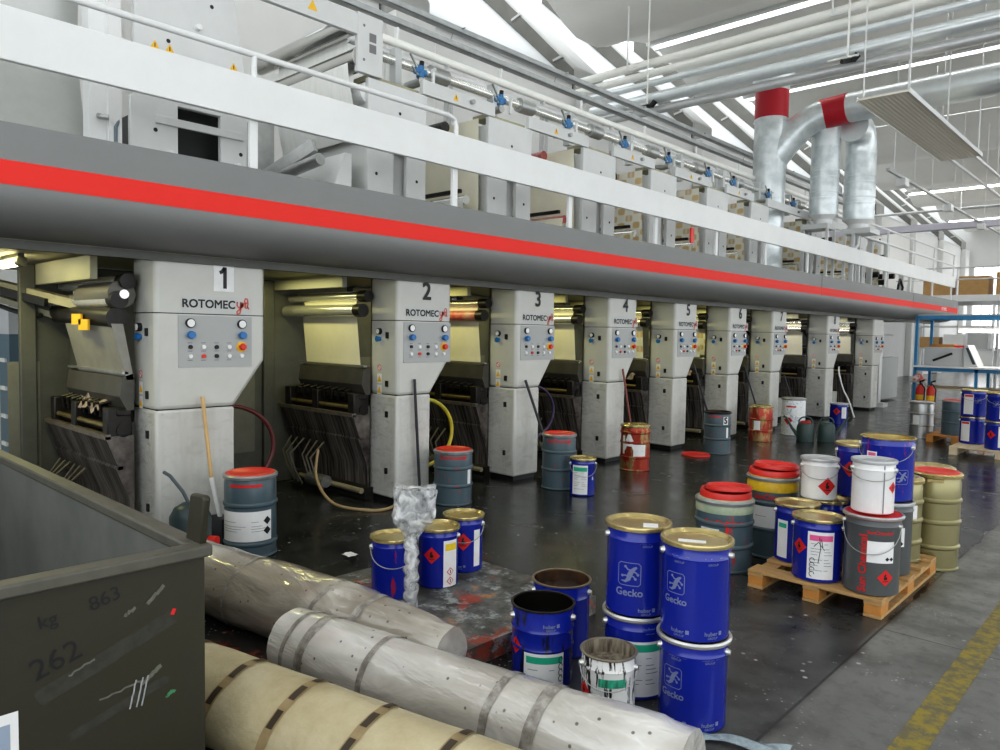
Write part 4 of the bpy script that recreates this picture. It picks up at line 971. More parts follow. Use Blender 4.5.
# loose lids
def lid(label, x, y, z, R, tx=0., ty=0., m=LIDR, h=.022):
    o = MB().lathe([(.001, .010), (R - .035, .010), (R - .02, h), (R - .008, h), (R, h * .6), (R, .0), (R - .006, -.0), (R - .01, .006), (.001, .004)], n=44).build('drum_lid', m)
    o.location = (x, y, z); o.rotation_euler = (tx, ty, 0); return tag(o, label, 'lid', 'loose red drum lids', 'thing')
lid('red drum lid lying on the floor left of the open slate drum', -4.86, 9.08, .003, .19)
# right-hand group behind the pallet
t, mp = drum('slate drum with green smeared shoulder and two loose red lids on top', -2.345, 4.82, .205, .49, DRUMR, GRNB, band=GRNB, group='slate ink drums'); redband(t, mp, .44, .78)
label_sheet(t, mp, -.17, -.03, .20, .30, None); D = Decal(mp, .003); D.ribbon([(.02, .18), (.024, .27), (.022, .36)], .022); D.build('red_stroke', HAZR, t)
lid('crumpled red lid on the green smeared slate drum, under another', -2.345, 4.83, .497, .175, .03, .02, h=.045)
lid('topmost red lid on the green smeared slate drum', -2.32, 4.82, .547, .155, -.05, -.04, h=.03)
t, mp = drum('slate drum with yellow band and black hazard diamonds behind the pallet', -2.235, 5.36, .19, .595, DRUM, YELB, band=YELB, group='slate ink drums'); redband(t, mp, .595, .76)
o = label_sheet(t, mp, -.14, .15, .23, .385, None, lines=True); D = Decal(mp, .003); D.diamond(.055, .345, .032); D.diamond(.055, .272, .032); D.build('hazard_diamond', INK, o)
lid('lower red lid on the yellow-banded drum', -2.23, 5.37, .602, .18, .02, 0, h=.04)
lid('upper red lid on the yellow-banded drum', -2.215, 5.37, .648, .16, -.04, .02, h=.03)
# pallets
def pallet(label, x0, y0, wx, wy, h, m, rz=0., name='wooden_pallet', block=None):
    t = thing(name, label, 'pallet', (x0, y0, 0), rz)
    bm = block or m
    # deck boards across x, three bearers along y
    nb = 5
    bt = .020; bl = h - 3 * bt
    for k in range(nb):
        w = .145 if k in (0, 2, 4) else .10; c = .0725 + (wy - .145) * k / (nb - 1)
        MB().box(0, wx, c - w / 2, c + w / 2, h - bt, h).build('deck_board', m, t, bevel=.003)
    for k in range(3):
        c = .05 + (wx - .10) * k / 2
        MB().box(c - .05, c + .05, 0, wy, h - 2 * bt, h - bt).build('stringer_board', m, t, bevel=.003)
        MB().box(c - .05, c + .05, 0, wy, 0, bt).build('bottom_board', m, t, bevel=.003)
        for q in range(3):
            d = .0725 + (wy - .145) * q / 2; MB().box(c - .048, c + .048, d - .07, d + .07, bt, h - 2 * bt).build('block', bm, t, bevel=.003)
    return t
PH = .115
pallet('orange-brown wooden pallet loaded with blue, white and grey pails', -2.03, 4.53, .80, 1.22, PH, WOOD, block=WOODO)
G2 = 'pails stacked on the brown pallet'
t, mp = pail('blue pail with big scrawled white and pink label, front of the brown pallet', -1.66, 4.70, PH, .158, .39, BLU, group=G2, beads=(.85,), rz=-.05)
label_sheet(t, mp, -.05, .105, .025, .315, (LPINK, .02, .055), scrawl=True); haz(t, mp, -.105, .21, .05)
t, mp = pail('blue gold-lidded pail with narrow label at the left edge of the pallet', -1.90, 4.975, PH, .15, .39, BLU, group=G2, beads=(.85,)); label_sheet(t, mp, -.135, -.055, .03, .28, (LGREEN, .02, .05), lines=False)
D = Decal(mp); gecko(D, .06, .20, .035); huber(D, .06, .33, .022); D.build('lizard_emblem', LOGO, t)
def bigtext(t, mp, u):
    D = Decal(mp, .002); D.text('Sun Chemical', .062, u, .19, rot=PI / 2, bold=.02); D.build('brand_lettering', HAZR, t)
t, mp = pail('dark grey pail with red lid and vertical red lettering at the front right pallet corner', -1.345, 4.70, PH, .163, .465, GREYP, lid='red', group=G2, handle=.16, rim=mat('rim_zinc', (.5, .5, .5), .35, metal=.7), beads=(.88,), rz=-.1)
bigtext(t, mp, -.03)
o = label_sheet(t, mp, -.01, .14, .20, .325, None, lines=True); haz(t, mp, .095, .115, .048); D = Decal(mp, .003); D.diamond(.10, .225, .012); D.diamond(.125, .225, .012); D.build('hazard_mark', INK, o)
D = Decal(mp, .002); D.text('SunChemical', .028, .06, .375, bold=.02); D.build('small_brand_lettering', HAZR, t)
t, mp = pail('white pail with grey lid standing on the dark grey pail with the red lid', -1.36, 4.72, PH + .467, .128, .315, WP, lid='grey', group=G2, handle=.06, beads=(.82,)); D = Decal(mp, .002); D.rect(.055, .062, .01, .29); D.build('seam_line', GREYINK, t); haz(t, mp, .125, .16, .035)
t, mp = pail('dark grey pail under the big open blue one at the right of the pallet', -1.40, 5.17, PH, .16, .465, GREYP, lid='grey', group=G2, ear=False, beads=(.88,)); o = label_sheet(t, mp, .04, .115, .19, .31, None, lines=False); D = Decal(mp, .003); D.diamond(.065, .21, .014); D.diamond(.092, .21, .014); D.build('hazard_diamond', INK, o)
t, mp = pail('large open blue pail with reddish rim on top of the pallet load', -1.42, 5.20, PH + .467, .168, .40, BLUR, opened=True, fill=.05, group=G2, rim=GOLD, inner=GOLD, handle=.10, rz=-.2, beads=(.88,))
D = Decal(mp); gecko(D, .12, .16, .045); D.build('lizard_emblem', LOGO, t); label_sheet(t, mp, -.10, -.03, .27, .31, (LPINK, .008, .032), lines=False)
pail('blue pail mostly hidden beneath the white pail with the red diamond', -1.83, 5.30, PH, .15, .38, BLU, group=G2, beads=(.85,))
t, mp = pail('white pail with large red flame diamond, standing at the back left of the pallet', -1.865, 5.26, PH + .382, .128, .285, WP, lid='grey', group=G2, handle=.08, beads=(.83,)); haz(t, mp, .055, .10, .062)
pail('blue pail in the lower layer behind, right of the hidden one', -1.70, 5.575, PH, .148, .38, BLU, group=G2, beads=(.85,))
t, mp = pail('gold-lidded blue pail with red diamond in the upper layer behind the white pails', -1.715, 5.56, PH + .382, .148, .375, BLU, group=G2, handle=.13, beads=(.85,)); haz(t, mp, -.045, .20, .055)
G3 = 'gold drums behind the pallet'
for k, (x, y, r, h, z, l) in enumerate(((-1.44, 5.54, .165, .56, PH, 'left gold drum on the pallet corner behind the grey pail'), (-1.30, 5.94, .172, .68, 0, 'gold drum with red lid standing just behind the pallet'), (-1.42, 6.33, .168, .655, 0, 'rearmost gold drum at the right end of the group'))):
    t, mp = drum(l, x, y, r, h, GOLDW, LIDR if k == 1 else GOLD, z=z, group=G3, hoops=(.24, .50, .72), clamp=GOLD)
    if k == 0: label_sheet(t, mp, .05, .14, .295, .39, None, lines=False)
    if k == 2: label_sheet(t, mp, .02, .07, .34, .46, None, lines=False); D = Decal(mp, .003); D.ribbon([(.13, .1), (.135, .3), (.128, .52)], .01); D.build('red_stroke', HAZR, t)
    MB().box(-.05, .05, -r - .008, -r + .01, h - .055, h - .035).build('clamp_lever', GOLD, t)
# second group farther right
pallet('pale wooden pallet with stacked blue drums at the right edge', -2.48, 11.98, 1.2, .80, .12, WOODP)
for k, (x, y, z) in enumerate(((-2.32, 12.58, 0), (-1.93, 12.17, 0), (-2.32, 12.58, 1), (-1.93, 12.17, 1))):
    t, mp = pail('%s blue pail of the %s pair on the pale pallet' % (('lower', 'upper')[z], ('left', 'right')[x > -2.0]), x, y, .12 + z * .395, .172, .395, BLU, group='blue pails on the pale pallet', lid='gold', handle=.1 if z else None, beads=(.85,))
    label_sheet(t, mp, (-.13, .0)[k % 2] - (.03 if z == 0 and k == 0 else 0), (.0, .14)[k % 2] - (.03 if k == 0 else 0), .04, .34, (HAZR, .02, .05), lines=False)
    if k == 1: haz(t, mp, -.09, .21, .06)
    if k >= 2: D = Decal(mp); gecko(D, .06 - .1 * (k == 3), .24, .04); D.build('lizard_emblem', LOGO, t)
t = thing('gantry_frame', 'white gantry frame with dark rollers on the far end of the walkway', 'machine frame', (-5.9, 19.4, 2.72))
for x in (-.9, 0):
    for y in (0, 1.3, 2.7): MB().box(x - .06, x + .06, y - .05, y + .05, 0, 1.35 if y < 2 else .9).build('post', UPPER, t)
for x in (-.9, 0): MB().box(x - .05, x + .05, -.05, 1.35, 1.35, 1.45).build('top_rail', UPPER, t); MB().box(x - .04, x + .04, 1.35, 2.75, .86, .93).build('low_rail', UPPER, t)
for y, z in ((.4, .5), (.75, .95), (1.0, .35), (1.7, .55)): MB().tube([(-.95, y, z), (.1, y, z)], .07, 14).build('roller', DARK, t)
MB().grid(lambda a, b: (-.85 + .8 * a, .42 + .3 * b, .55 + .4 * b), 3, 3).build('printed_web', PRINTW, t)
MB().tube([(.12, 1.9, .02), (.14, 1.95, .35), (.10, 2.2, .5), (.12, 2.4, .3), (.1, 2.35, .02)], .03, 8).build('cable_loop', BLACK, t)
pallet('small brown wooden pallet beneath a slate drum behind the pale pallet', -3.06, 13.2, .8, .9, .12, WOODO)
t, mp = drum('slate drum with red lid standing on the small brown pallet', -2.74, 13.50, .19, .55, DRUM, LIDR, z=.12, group='slate ink drums')
t, mp = drum('bare steel drum with a white label on the floor left of the small brown pallet', -3.25, 13.70, .185, .60, STEELM, WIRE); label_sheet(t, mp, -.14, -.03, .23, .38, None, lines=False)
# ------------------------------------------------------------------ sticks and hoses by the cabinets
def stick(label, p0, p1, r, m, cat='stick', name='stirring_stick'): return tag(MB().tube([p0, p1], r, 10).build(name, m), label, cat, 'sticks leaning on the cabinets', 'thing')
bs = thing('broom', 'pale wooden broom handle with white lower end leaning on cabinet 1', 'broom', (-5.05, 2.55, 0), 0, 'sticks leaning on the cabinets')
MB().tube([(-.215, -.11, 1.10), (-.10, -.10, .52)], .014, 10).build('handle', STICKW, bs); MB().tube([(-.10, -.10, .52), (-.04, -.06, .22)], .017, 10).build('socket', WB, bs); MB().box(-.12, .06, -.10, -.02, .0, .24).build('brush_head', STICKD, bs)
stick('dark stick leaning upright on the front of cabinet 2', (-5.24, 4.52, 0.0), (-5.285, 4.47, 1.16), .014, STICKD)
stick('dark stick leaning on the right edge of cabinet 3', (-5.0, 6.30, 0.0), (-5.27, 6.02, 1.10), .015, STICKD)
stick('reddish stick with white tip leaning on cabinet 4', (-5.14, 8.05, 0.0), (-5.28, 7.90, 1.18), .013, mat('stick_red_stained', (.22, .06, .05), .5))
stick('dark stick leaning on the right side of cabinet 5', (-5.0, 10.0, 0.0), (-5.28, 9.72, 1.20), .014, STICKD)
stick('dark stick leaning on the right side of cabinet 6', (-5.0, 11.62, 0.0), (-5.28, 11.38, 1.15), .014, STICKD)
stick('dark stick leaning on the right side of cabinet 7', (-5.05, 13.2, 0.0), (-5.28, 12.98, .95), .014, STICKD)
def hose(label, pts, r, m):
    # smooth the control points
    P = [Vector(p) for p in pts]; Q = []
    for i in range(len(P) - 1):
        p0, p1, p2, p3 = P[max(i - 1, 0)], P[i], P[i + 1], P[min(i + 2, len(P) - 1)]
        for k in range(8):
            t = k / 8; Q.append(.5 * ((2 * p1) + (p2 - p0) * t + (2 * p0 - 5 * p1 + 4 * p2 - p3) * t * t + (3 * p1 - p0 - 3 * p2 + p3) * t ** 3))
    Q.append(P[-1]); return tag(MB().tube(Q, r, 10).build('ink_supply_hose', m), label, 'hose', None, 'thing')
def loop(y, zc, rz_, ry, x, n=9): return [(x + .02 * k / n, y + ry * sin(k * PI / n), zc + rz_ * cos(k * PI / n)) for k in range(n + 1)]
hose('dark red hose looping out of cabinet 1 on its right', loop(2.72, .66, .34, .42, -5.50), .018, HOSER)
hose('yellow hose looping out of cabinet 2 on its right', loop(4.70, .62, .33, .40, -5.45), .019, HOSEY)
hose('violet hose looping out of cabinet 3 on its right', loop(6.30, .72, .30, .42, -5.45), .016, HOSEP)
hose('tan hose curling over the dark floor between cabinets 1 and 2', [(-5.85, 3.80, .5), (-5.78, 3.74, .25), (-5.55, 3.76, .06), (-5.28, 3.93, .014), (-5.2, 4.08, .014), (-5.26, 4.24, .016)], .014, HOSET)
hose('white hose hanging down the front of the cabinet past number 7', [(-5.28, 15.72, 1.05), (-5.26, 15.70, .9), (-5.2, 15.78, .6), (-5.1, 15.85, .35), (-5.0, 15.9, .02)], .016, WB)
# small drum trolley with hoses beside cabinet 1, mostly behind the bin
t = thing('solvent_can', 'dark round solvent container with a red cap between the bin and the slate drum', 'container', (-4.78, 2.13, 0))
MB().lathe([(.10, 0), (.13, .01), (.13, .36), (.10, .42), (.05, .45)], n=28, cap0=True, cap1=True).build('can_body', mat('container_dark_teal', (.03, .05, .055), .4), t)
MB().tube([(.10, .08, .20), (.15, .11, .20)], .035, 14).build('cap', REDB, t)
MB().tube([(-.02, 0, .44), (-.04, -.03, .52), (-.12, -.08, .62), (-.17, -.10, .64)], .012, 8).build('hose_tail', mat('tail_slate', (.08, .10, .11), .5), t)
# ------------------------------------------------------------------ board, wrapped post
tag(MB().grid(lambda a, b: (-3.75 + 1.31 * a, 2.38 + 1.06 * b, .1 + .004 * noise.noise((a * 9, b * 9, 0))), 30, 24).box(-3.75, -2.44, 2.38, 3.44, .06, .0985).box(-3.75, -3.62, 2.38, 3.44, 0, .06).box(-3.15, -3.02, 2.38, 3.44, 0, .06).box(-2.57, -2.44, 2.38, 3.44, 0, .06)
    .build('paint_crusted_board', PLANK, fix=False), 'low wooden board crusted with red and grey paint under three blue pails', 'board', None, 'thing')
t = thing('wrapped_post', 'silvery post with boxy head bundled in crumpled clear plastic on the board', 'post', (-2.93, 2.47, .1), facing(-2.93, 2.47))
pp = []
m = MB(); zs = [k * .48 / 26 for k in range(27)]
m.tube([(.006 * sin(k * 1.7), .006 * cos(k * 2.3), z) for k, z in enumerate(zs)], [.032 + .008 * abs(sin(k * 1.9)) + (.03 if k < 2 else 0) for k in range(27)], 14); m.build('wrapped_pole', CRUMP, t, ang=1.2); MB().tube([(0, 0, 0), (0, 0, .56)], .022, 12).build('inner_pole', WP, t); MB().box(-.06, .05, -.035, .035, .55, .66).build('inner_head', mat('head_grey', (.30, .31, .31), .5), t)
def head(a, b):
    th = a * 2 * PI; z = .44 + .25 * b
    sx = (.03 + .075 * min(1, b * 2.6)); sy = (.03 + .045 * min(1, b * 2.6))
    k = 1 / max(abs(cos(th)), abs(sin(th))); k = min(k, 1.3)
    n = noise.noise((cos(th) * 3, sin(th) * 3, z * 14)) * .018
    return ((sx + n) * cos(th) * k + .02 * b, (sy + n) * sin(th) * k, z + .015 * noise.noise((a * 12, b * 5, 1.)))
m = MB(); m.grid(head, 40, 14); m.grid(lambda a, b: (-.08 + .2 * a, -.05 + .1 * b, .69 + .012 * noise.noise((a * 8, b * 8, 4.))), 10, 6); m.build('wrapped_head', CRUMP, t, ang=.5)
# ------------------------------------------------------------------ wrapped rolls on the floor
def roll(name, label, p0, p1, r, m, amp, seed, ends=True, bulge=None, group=None):
    p0, p1 = Vector(p0), Vector(p1); d = p1 - p0; L = d.length; d.normalize(); side = Vector((-d.y, d.x, 0)); up = Vector((0, 0, 1))
    t = thing(name, label, 'roll', p0, 0, group)
    def P(a, b, e=0.):
        th = b * 2 * PI; q = a * L
        rr = r * (bulge(a) if bulge else 1) + e
        n = noise.noise((q * 3.2 + seed, cos(th) * 1.6, sin(th) * 1.6)) * .6 + noise.noise((q * 7 + th * 1.4 + seed, cos(th) * 4, sin(th) * 4)) * .4
        rr += amp * n
        if rr * sin(th) < -r + .004: pass
        v = d * q + side * (rr * cos(th)) + up * (r + max(rr * sin(th), -r + .002))
        return v
    mb = MB(); nu = int(L * 26); mb.grid(lambda a, b: P(a, b), nu, 44)
    if ends:
        for a in (0., 1.):
            o = len(mb.v); ring = [P(a, k / 24) for k in range(24)]; c = d * (a * L + (.012 if a else -.012)) + up * r
            mb.add([c] + ring, [(0, 1 + k, 1 + (k + 1) % 24) for k in range(24)])
    mb.build('wrapping', m, t, ang=1.0)
    return t, P, L
def bandring(t, P, L, a, w, m, skew=.0, name='tape_band', e=.004, b0=0., b1=1.):
    mb = MB(); mb.grid(lambda u, b: P(min(1, max(0, a + (u - .5) * w / L + skew * sin((b0 + (b1 - b0) * b) * 2 * PI))), b0 + (b1 - b0) * b, e), 3, 44); return mb.build(name, m, t, ang=1.)
t, P, L = roll('wrapped_film_roll', 'long pale roll in crumpled clear plastic lying nearest the open pails', (-2.98, 1.80, 0), (-1.12, 2.125, 0), .165, WRAPL, .010, 3., bulge=lambda a: .88 + .14 * a - .05 * (a > .95) + .02 * sin(a * 9), group='wrapped film rolls on the floor')
for a, w in ((.30, .03), (.62, .035), (.72, .05), (.05, .025), (.11, .05)): bandring(t, P, L, a, w, mat('wrap_strap_dirty', (.20, .185, .16), .35, var=.8, vscale=18, col2=(.5, .48, .44)), .012, 'strap', .003)
t, P, L = roll('wrapped_film_roll', 'dirty plastic-wrapped roll partly hidden by the olive bin, behind the pale ones', (-4.75, 1.78, 0), (-2.32, 2.19, 0), .182, WRAP, .016, 11., bulge=lambda a: 1.04 - 1.5 * max(0, a - .74), group='wrapped film rolls on the floor')
for a, w in ((.45, .02), (.70, .03), (.80, .04)): bandring(t, P, L, a, w, mat('wrap_strap_dirty', (.2, .185, .16)), .02, 'strap', .003)
t, P, L = roll('taped_film_roll', 'beige roll bound with brown printed tape in front of the plastic-wrapped ones', (-3.22, 1.20, 0), (-1.28, 1.63, 0), .17, BEIGE, .006, 5., group='wrapped film rolls on the floor')
for a, s in ((.16, .03), (.32, .035), (.48, .03), (.64, .035), (.80, .03), (.94, .02)):
    bandring(t, P, L, a, .042, TAPE, s, 'tape_band', .003)
    for q in (.17, .27, .37): bandring(t, P, L, a, .028, TAPED, s, 'tape_print', .005, q, q + .06)
# ------------------------------------------------------------------ olive steel bin at the left edge
t = thing('steel_bin', 'large dark olive steel bin with worn rim and marker scribbles at the left edge', 'bin', (-2.30, 1.07, 0))
BH = .90
MB().box(-.03, 0, -1.6, -.0, .06, BH).build('side_wall', BINM, t)
MB().box(-3.3, -.03, -.03, 0, .06, BH).build('end_wall', BINI, t)
MB().box(-3.3, -3.27, -1.6, -.03, .06, BH).build('far_side_wall', BINI, t); MB().box(-3.27, -.03, -1.6, -1.57, .06, BH).build('near_end_wall', BINM, t); MB().box(-3.27, -.03, -1.57, -.03, .06, .10).build('bin_floor', BINI, t)
rm = MB().box(-.045, .022, -1.62, .02, BH - .035, BH + .005).build('near_rim', BINR, t, bevel=.008)
MB().box(-3.3, -.045, -.045, .02, BH - .035, BH + .005).build('end_rim', BINR, t, bevel=.008)
lg = MB(); lg.prism([(-.09, -.02), (-.05, .15), (-.04, .16), (.045, .165), (.055, .155), (.02, -.02)], 1, -.012, .012); o = lg.build('lifting_lug', BINM, t, bevel=.008); o.location = (-.03, .0, BH)
for y in (-1.4, -.2): MB().box(-2.1, -.1, y - .06, y + .06, 0, .06).build('skid', BINM, t)
bm_ = planemap((0, 0, 0), (0, 1, 0), (0, 0, 1), (1, 0, 0))
D = Decal(bm_, .001)
def wob(u0, v0, u1, v1, n=10, a=.008): return [(u0 + (u1 - u0) * k / n, v0 + (v1 - v0) * k / n + a * noise.noise((k * .9, u0 * 7, v0 * 5))) for k in range(n + 1)]
D.ribbon(wob(-.48, .56, -.10, .69), .05); D.ribbon(wob(-.40, .42, -.12, .50), .03); D.build('old_tape_smear', SCUFFG, t)
D = Decal(bm_, .002); D.ribbon(wob(-.40, .60, -.33, .63), .006); D.ribbon(wob(-.245, .735, -.215, .75), .01); D.ribbon(wob(-.18, .755, -.13, .80), .012); D.ribbon(wob(-.32, .50, -.20, .52), .006); D.ribbon(wob(-.2, .505, -.14, .55), .014); build_each(D, 'label_remnant', SCUFF, t)
D = Decal(bm_, .0025)
for u in (-.235, -.215, -.20): D.ribbon(wob(u, .44, u + .02, .53, 8, .014), .005)
build_each(D, 'white_drip', CHALK, t)
for q in (('262', .088, -.43, .655, .30), ('kg', .055, -.45, .775, .15), ('863', .06, -.30, .80, .25)): Decal(bm_, .002).text(q[0], q[1], q[2], q[3], rot=q[4], bold=0.).build('marker_lettering', INK, t)
D = Decal(bm_, .002); D.ribbon([(-.105, .70), (-.098, .718)], .012); D.build('red_dab', HAZR, t)
D = Decal(bm_, .002); D.ribbon(wob(-.125, .445, -.10, .455), .012); D.build('green_dab', mat('dab_green', (.06, .22, .10), .6), t)
o = Decal(bm_, .002).rect(-.75, -.525, .20, .545).build('paper_sheet', LABEL, t); Decal(bm_, .003).rect(-.74, -.545, .30, .515).build('sheet_print', mat('sheet_blue_grey', (.3, .36, .45), .6), o)
# a torn strip of plastic on the floor by the front stack
tag(MB().grid(lambda a, b: (-1.36 + .30 * a, 2.62 + .14 * a + .07 * b, .006 + .018 * abs(sin(b * 3 + a * 5))), 14, 5).build('plastic_strip', mat('plastic_strip_blue', (.35, .42, .45), .2, var=.7, vscale=20), fix=False), 'crumpled strip of bluish plastic on the floor at the foot of the front stack', 'plastic strip', None, 'thing')
tag(MB().grid(lambda a, b: (-4.35 + .10 * a, 3.02 + .08 * b, .004 + .012 * noise.noise((a * 3, b * 3, 2.)) + .012), 6, 5).build('paper_scrap', WB, fix=False), 'small white paper scrap on the dark floor right of the slate drum', 'paper scrap', None, 'thing')
# ------------------------------------------------------------------ left edge: end frame, lamp, guides behind the bin
t = thing('end_frame', 'tall grey frame post of the press at the far left edge', 'machine frame', (-7.7, 2.05, 0)); MB().box(-.40, .36, 0, .25, 0, 2.12).build('post_plate', mat('post_grey_green', (.30, .33, .315), .45, var=.2), t, bevel=.01); MB().box(.37, .98, .03, .25, 0, 1.62).build('post_cover', FRAME, t, bevel=.01)
h = Decal(planemap((0, 0, 0), (1, 0, 0), (0, 0, 1), (0, -1, 0)), .002)
for u, v in ((-.05, 1.2), (.6, 1.2), (.6, .62), (.55, 1.5)): h.disc(u, v, .02)
build_each(h, 'fixing_hole', INK, t)
t = thing('bay_lamp_fitting', 'glowing strip lamp under the walkway at the far left', 'lamp', (-6.28, 1.55, 2.06)); MB().tube([(-.45, 0, 0), (.0, .0, 0)], .032, 16).build('lamp_tube', TUBEY, t); MB().tube([(0, 0, 0), (.08, .0, 0)], .036, 16).build('lamp_cap', BLACK, t); MB().box(-.4, .05, -.02, .02, .02, .10).build('lamp_mount', FRAME, t)
t = thing('web_chute', 'slanting brown guide beams running into the first printing unit', 'guide beam', (-7.6, 1.6, 1.95)); MB().beam((-.6, -.15, .12), (1.35, .40, -.20), .10, .07).build('guide_beam', mat('guide_cream', (.40, .37, .25), .5, var=.3), t); MB().beam((-.6, -.22, .09), (.95, .22, -.17), .03, .06).build('guide_edge', BLACK, t); MB().beam((-.6, -.02, -.02), (1.0, .40, -.30), .10, .05).build('guide_beam', CREAM, t)
hose('black cable slanting down past the far left frame post', [(-8.6, 1.4, 1.98), (-8.0, 1.6, 1.86), (-7.3, 1.75, 1.72), (-6.9, 1.85, 1.68)], .02, BLACK)
t = thing('storage_cabinet', 'blue grey cabinet against the white wall glimpsed at the far left', 'cabinet', (-9.3, 2.3, 0)); MB().box(-.2, .2, -.16, .2, 0, 1.5).build('cabinet_body', mat('cabinet_slate_blue', (.10, .16, .20), .45), t); MB().box(-.2, .205, -.162, .2, 1.5, 1.95).build('cabinet_top', mat('cabinet_pale', (.5, .52, .53), .5), t)
for z in (.3, .6, .9, 1.2): MB().box(-.1, .1, -.18, -.158, z, z + .04).build('drawer_pull', WB, t)
# ------------------------------------------------------------------ far right: blue workbench and what stands on it
t = thing('workbench', 'long blue framed workbench with white top and overhead shelf at the far right', 'workbench', (-4.84, 20.0, 0))
for x in (0, 1.25, 4.2):
    for y in (-.4, .95): MB().box(x - .03, x + .03, y - .03, y + .03, 0, .98 if (x == 1.25) else 2.18).build('post', BLUEF, t)
m = MB()
for y in (-.4, .95): m.box(0, 4.2, y - .03, y + .03, .90, .98).box(0, 4.2, y - .03, y + .03, 2.12, 2.2)
for z in (.94, 2.16): m.box(-.03, .03, -.4, .95, z - .04, z + .04)
m.build('frame_rail', BLUEF, t)
MB().box(-.05, 4.3, -.5, 1.0, .98, 1.02).build('worktop', mat('worktop_white', (.82, .83, .83), .25), t, bevel=.004); MB().box(.05, 4.2, -.35, .9, .48, .51).build('lower_shelf', WOODP, t); MB().box(0, 4.2, -.4, .95, 2.2, 2.225).build('upper_shelf', mat('shelf_grey_wood', (.55, .50, .42), .6), t)
o = MB().box(.75, 4.2, .05, .25, 1.86, 1.93).build('lamp_housing', WHITE, t); MB().box(.78, 4.2, .02, .28, 1.82, 1.86).build('lamp_tube', TUBE, o)
t = thing('inspection_console', 'grey inspection console with sloping screen panel standing on the workbench', 'console', (-4.9, 20.1, 1.02)); MB().box(.15, 1.0, -.15, .5, 0, .44).build('console_body', CONS, t, bevel=.01); MB().prism([(.98, 0), (1.28, 0), (1.06, .50), (.98, .50)], 1, -.2, .5).build('console_front', CONS, t, bevel=.01)
MB().prism([(1.17, .06), (1.23, .06), (1.075, .44), (1.015, .44)], 1, -.21, -.20).build('screen_strip', mat('screen_dark', (.06, .07, .09), .3), t); m = MB(); m.beam((.35, -.17, .12), (.75, -.2, .30), .03, .05); m.build('console_arm', DARK, t)
for k, (x, w, hh, m_) in enumerate(((.25, .5, .07, WOODO), (.75, .2, .05, REDB))): tag(MB().box(-4.9 + x, -4.9 + x + w, 20.1, 20.4, 1.46, 1.46 + hh).build('parts_tray', m_), ('orange' if k == 0 else 'small red') + ' shallow tray on top of the grey console', 'tray', 'trays on the console', 'thing')
for k, (x, hh) in enumerate(((-3.15, .22), (-2.95, .30), (-2.75, .18))): tag(MB().lathe([(.05, 0), (.06, .01), (.06, hh - .06), (.025, hh - .03), (.025, hh)], n=18, cap0=True, cap1=True).build('bench_bottle', (WB, CONS, REDB)[k]), ('short white', 'tall grey', 'small red')[k] + ' bottle standing on the white workbench top', 'bottle', 'bottles on the workbench', 'thing').location = (x, 20.2, 1.02)
for k, (x, y) in enumerate(((-4.62, 19.2), (-4.36, 19.05))):
    t = thing('fire_extinguisher', ('left' if k == 0 else 'right') + ' red fire extinguisher on the floor in front of the blue workbench', 'fire extinguisher', (x, y, 0), 0, 'fire extinguishers by the workbench')
    MB().lathe([(.085, 0), (.09, .01), (.09, .48), (.06, .55), (.03, .58)], n=22, cap0=True, cap1=True).build('cylinder', REDB, t); MB().tube([(0, 0, .57), (0, 0, .66), (.09, -.03, .70)], .02, 8).build('valve_lever', DARK, t); MB().tube([(.03, -.03, .62), (.12, -.08, .5), (.11, -.09, .2)], .014, 8).build('hose', BLACK, t); MB().lathe([(.0915, .24), (.0915, .36)], n=22).build('yellow_band', YEL, t)
t = thing('tool_trolley', 'cluttered trolley with red and pale rags under the end of the workbench', 'trolley', (-4.75, 19.55, 0)); MB().box(-.16, .16, -.12, .12, .1, .14).box(-.16, .16, -.12, .12, .62, .66).build('tray', STEELM, t)
for x in (-.14, .14):
    for y in (-.1, .1): MB().tube([(x, y, 0), (x, y, .66)], .012, 8).build('post', STEELM, t)
MB().grid(lambda a, b: (-.16 + .32 * a, -.12 + .24 * b, .67 + .16 * sin(a * PI) * sin(b * PI) + .05 * noise.noise((a * 5, b * 5, 1.))), 12, 10).build('rag', mat('rag_mixed', (.55, .12, .10), .8, var=1., vscale=9, col2=(.6, .55, .5), lo=.45, hi=.55), t)
# end of the press
t = thing('rewind_stand', 'grey cabinet block at the far end of the press behind the last numbered cabinets', 'machine', (-6.2, 19.6, 0)); MB().box(-1.2, .3, .2, 2.6, 0.05, 1.15).build('lower_housing', mat('rewind_grey', (.44, .46, .45), .45, var=.15), t, bevel=.02); MB().box(-1.0, .2, .4, 2.4, 1.15, 1.75).build('upper_housing', mat('rewind_pale', (.55, .56, .55), .45), t, bevel=.02)
MB().box(.55, .72, -.5, -.3, 0, 2.0).build('guide_post', WHITE, t, bevel=.01); MB().box(.45, .85, -.55, -.2, 0, .10).build('post_foot', WHITE, t); m = MB(); m.tube([(.6, -.55, 1.2), (.62, -.62, 1.0), (.6, -.55, .8)], .05, 10); m.build('handwheel', BLACK, t); MB().tube([(-1.0, .1, 1.9), (.3, .1, 1.9)], .09, 18).build('rewind_roller', DARK, t); MB().box(.5, .62, -.6, -.5, 1.35, 1.55).build('pink_tag', LPINK, t)
tag(MB().box(-9.2, 4, 25.9, 26.15, 5.02, 5.22).build('ceiling_crane_beam', mat('crane_beam_lilac', (.62, .60, .68), .5), bevel=.01), 'pale lilac white beam crossing the hall beyond the walkway end', 'beam', None, 'thing')
tag(MB().tube([(-9.3, 30, 6.24), (5, 30, 6.24)], .05, 10).build('ceiling_pipe', PIPEG), 'slim grey pipe crossing the hall far beyond the exhaust ducts', 'pipe', None, 'thing')
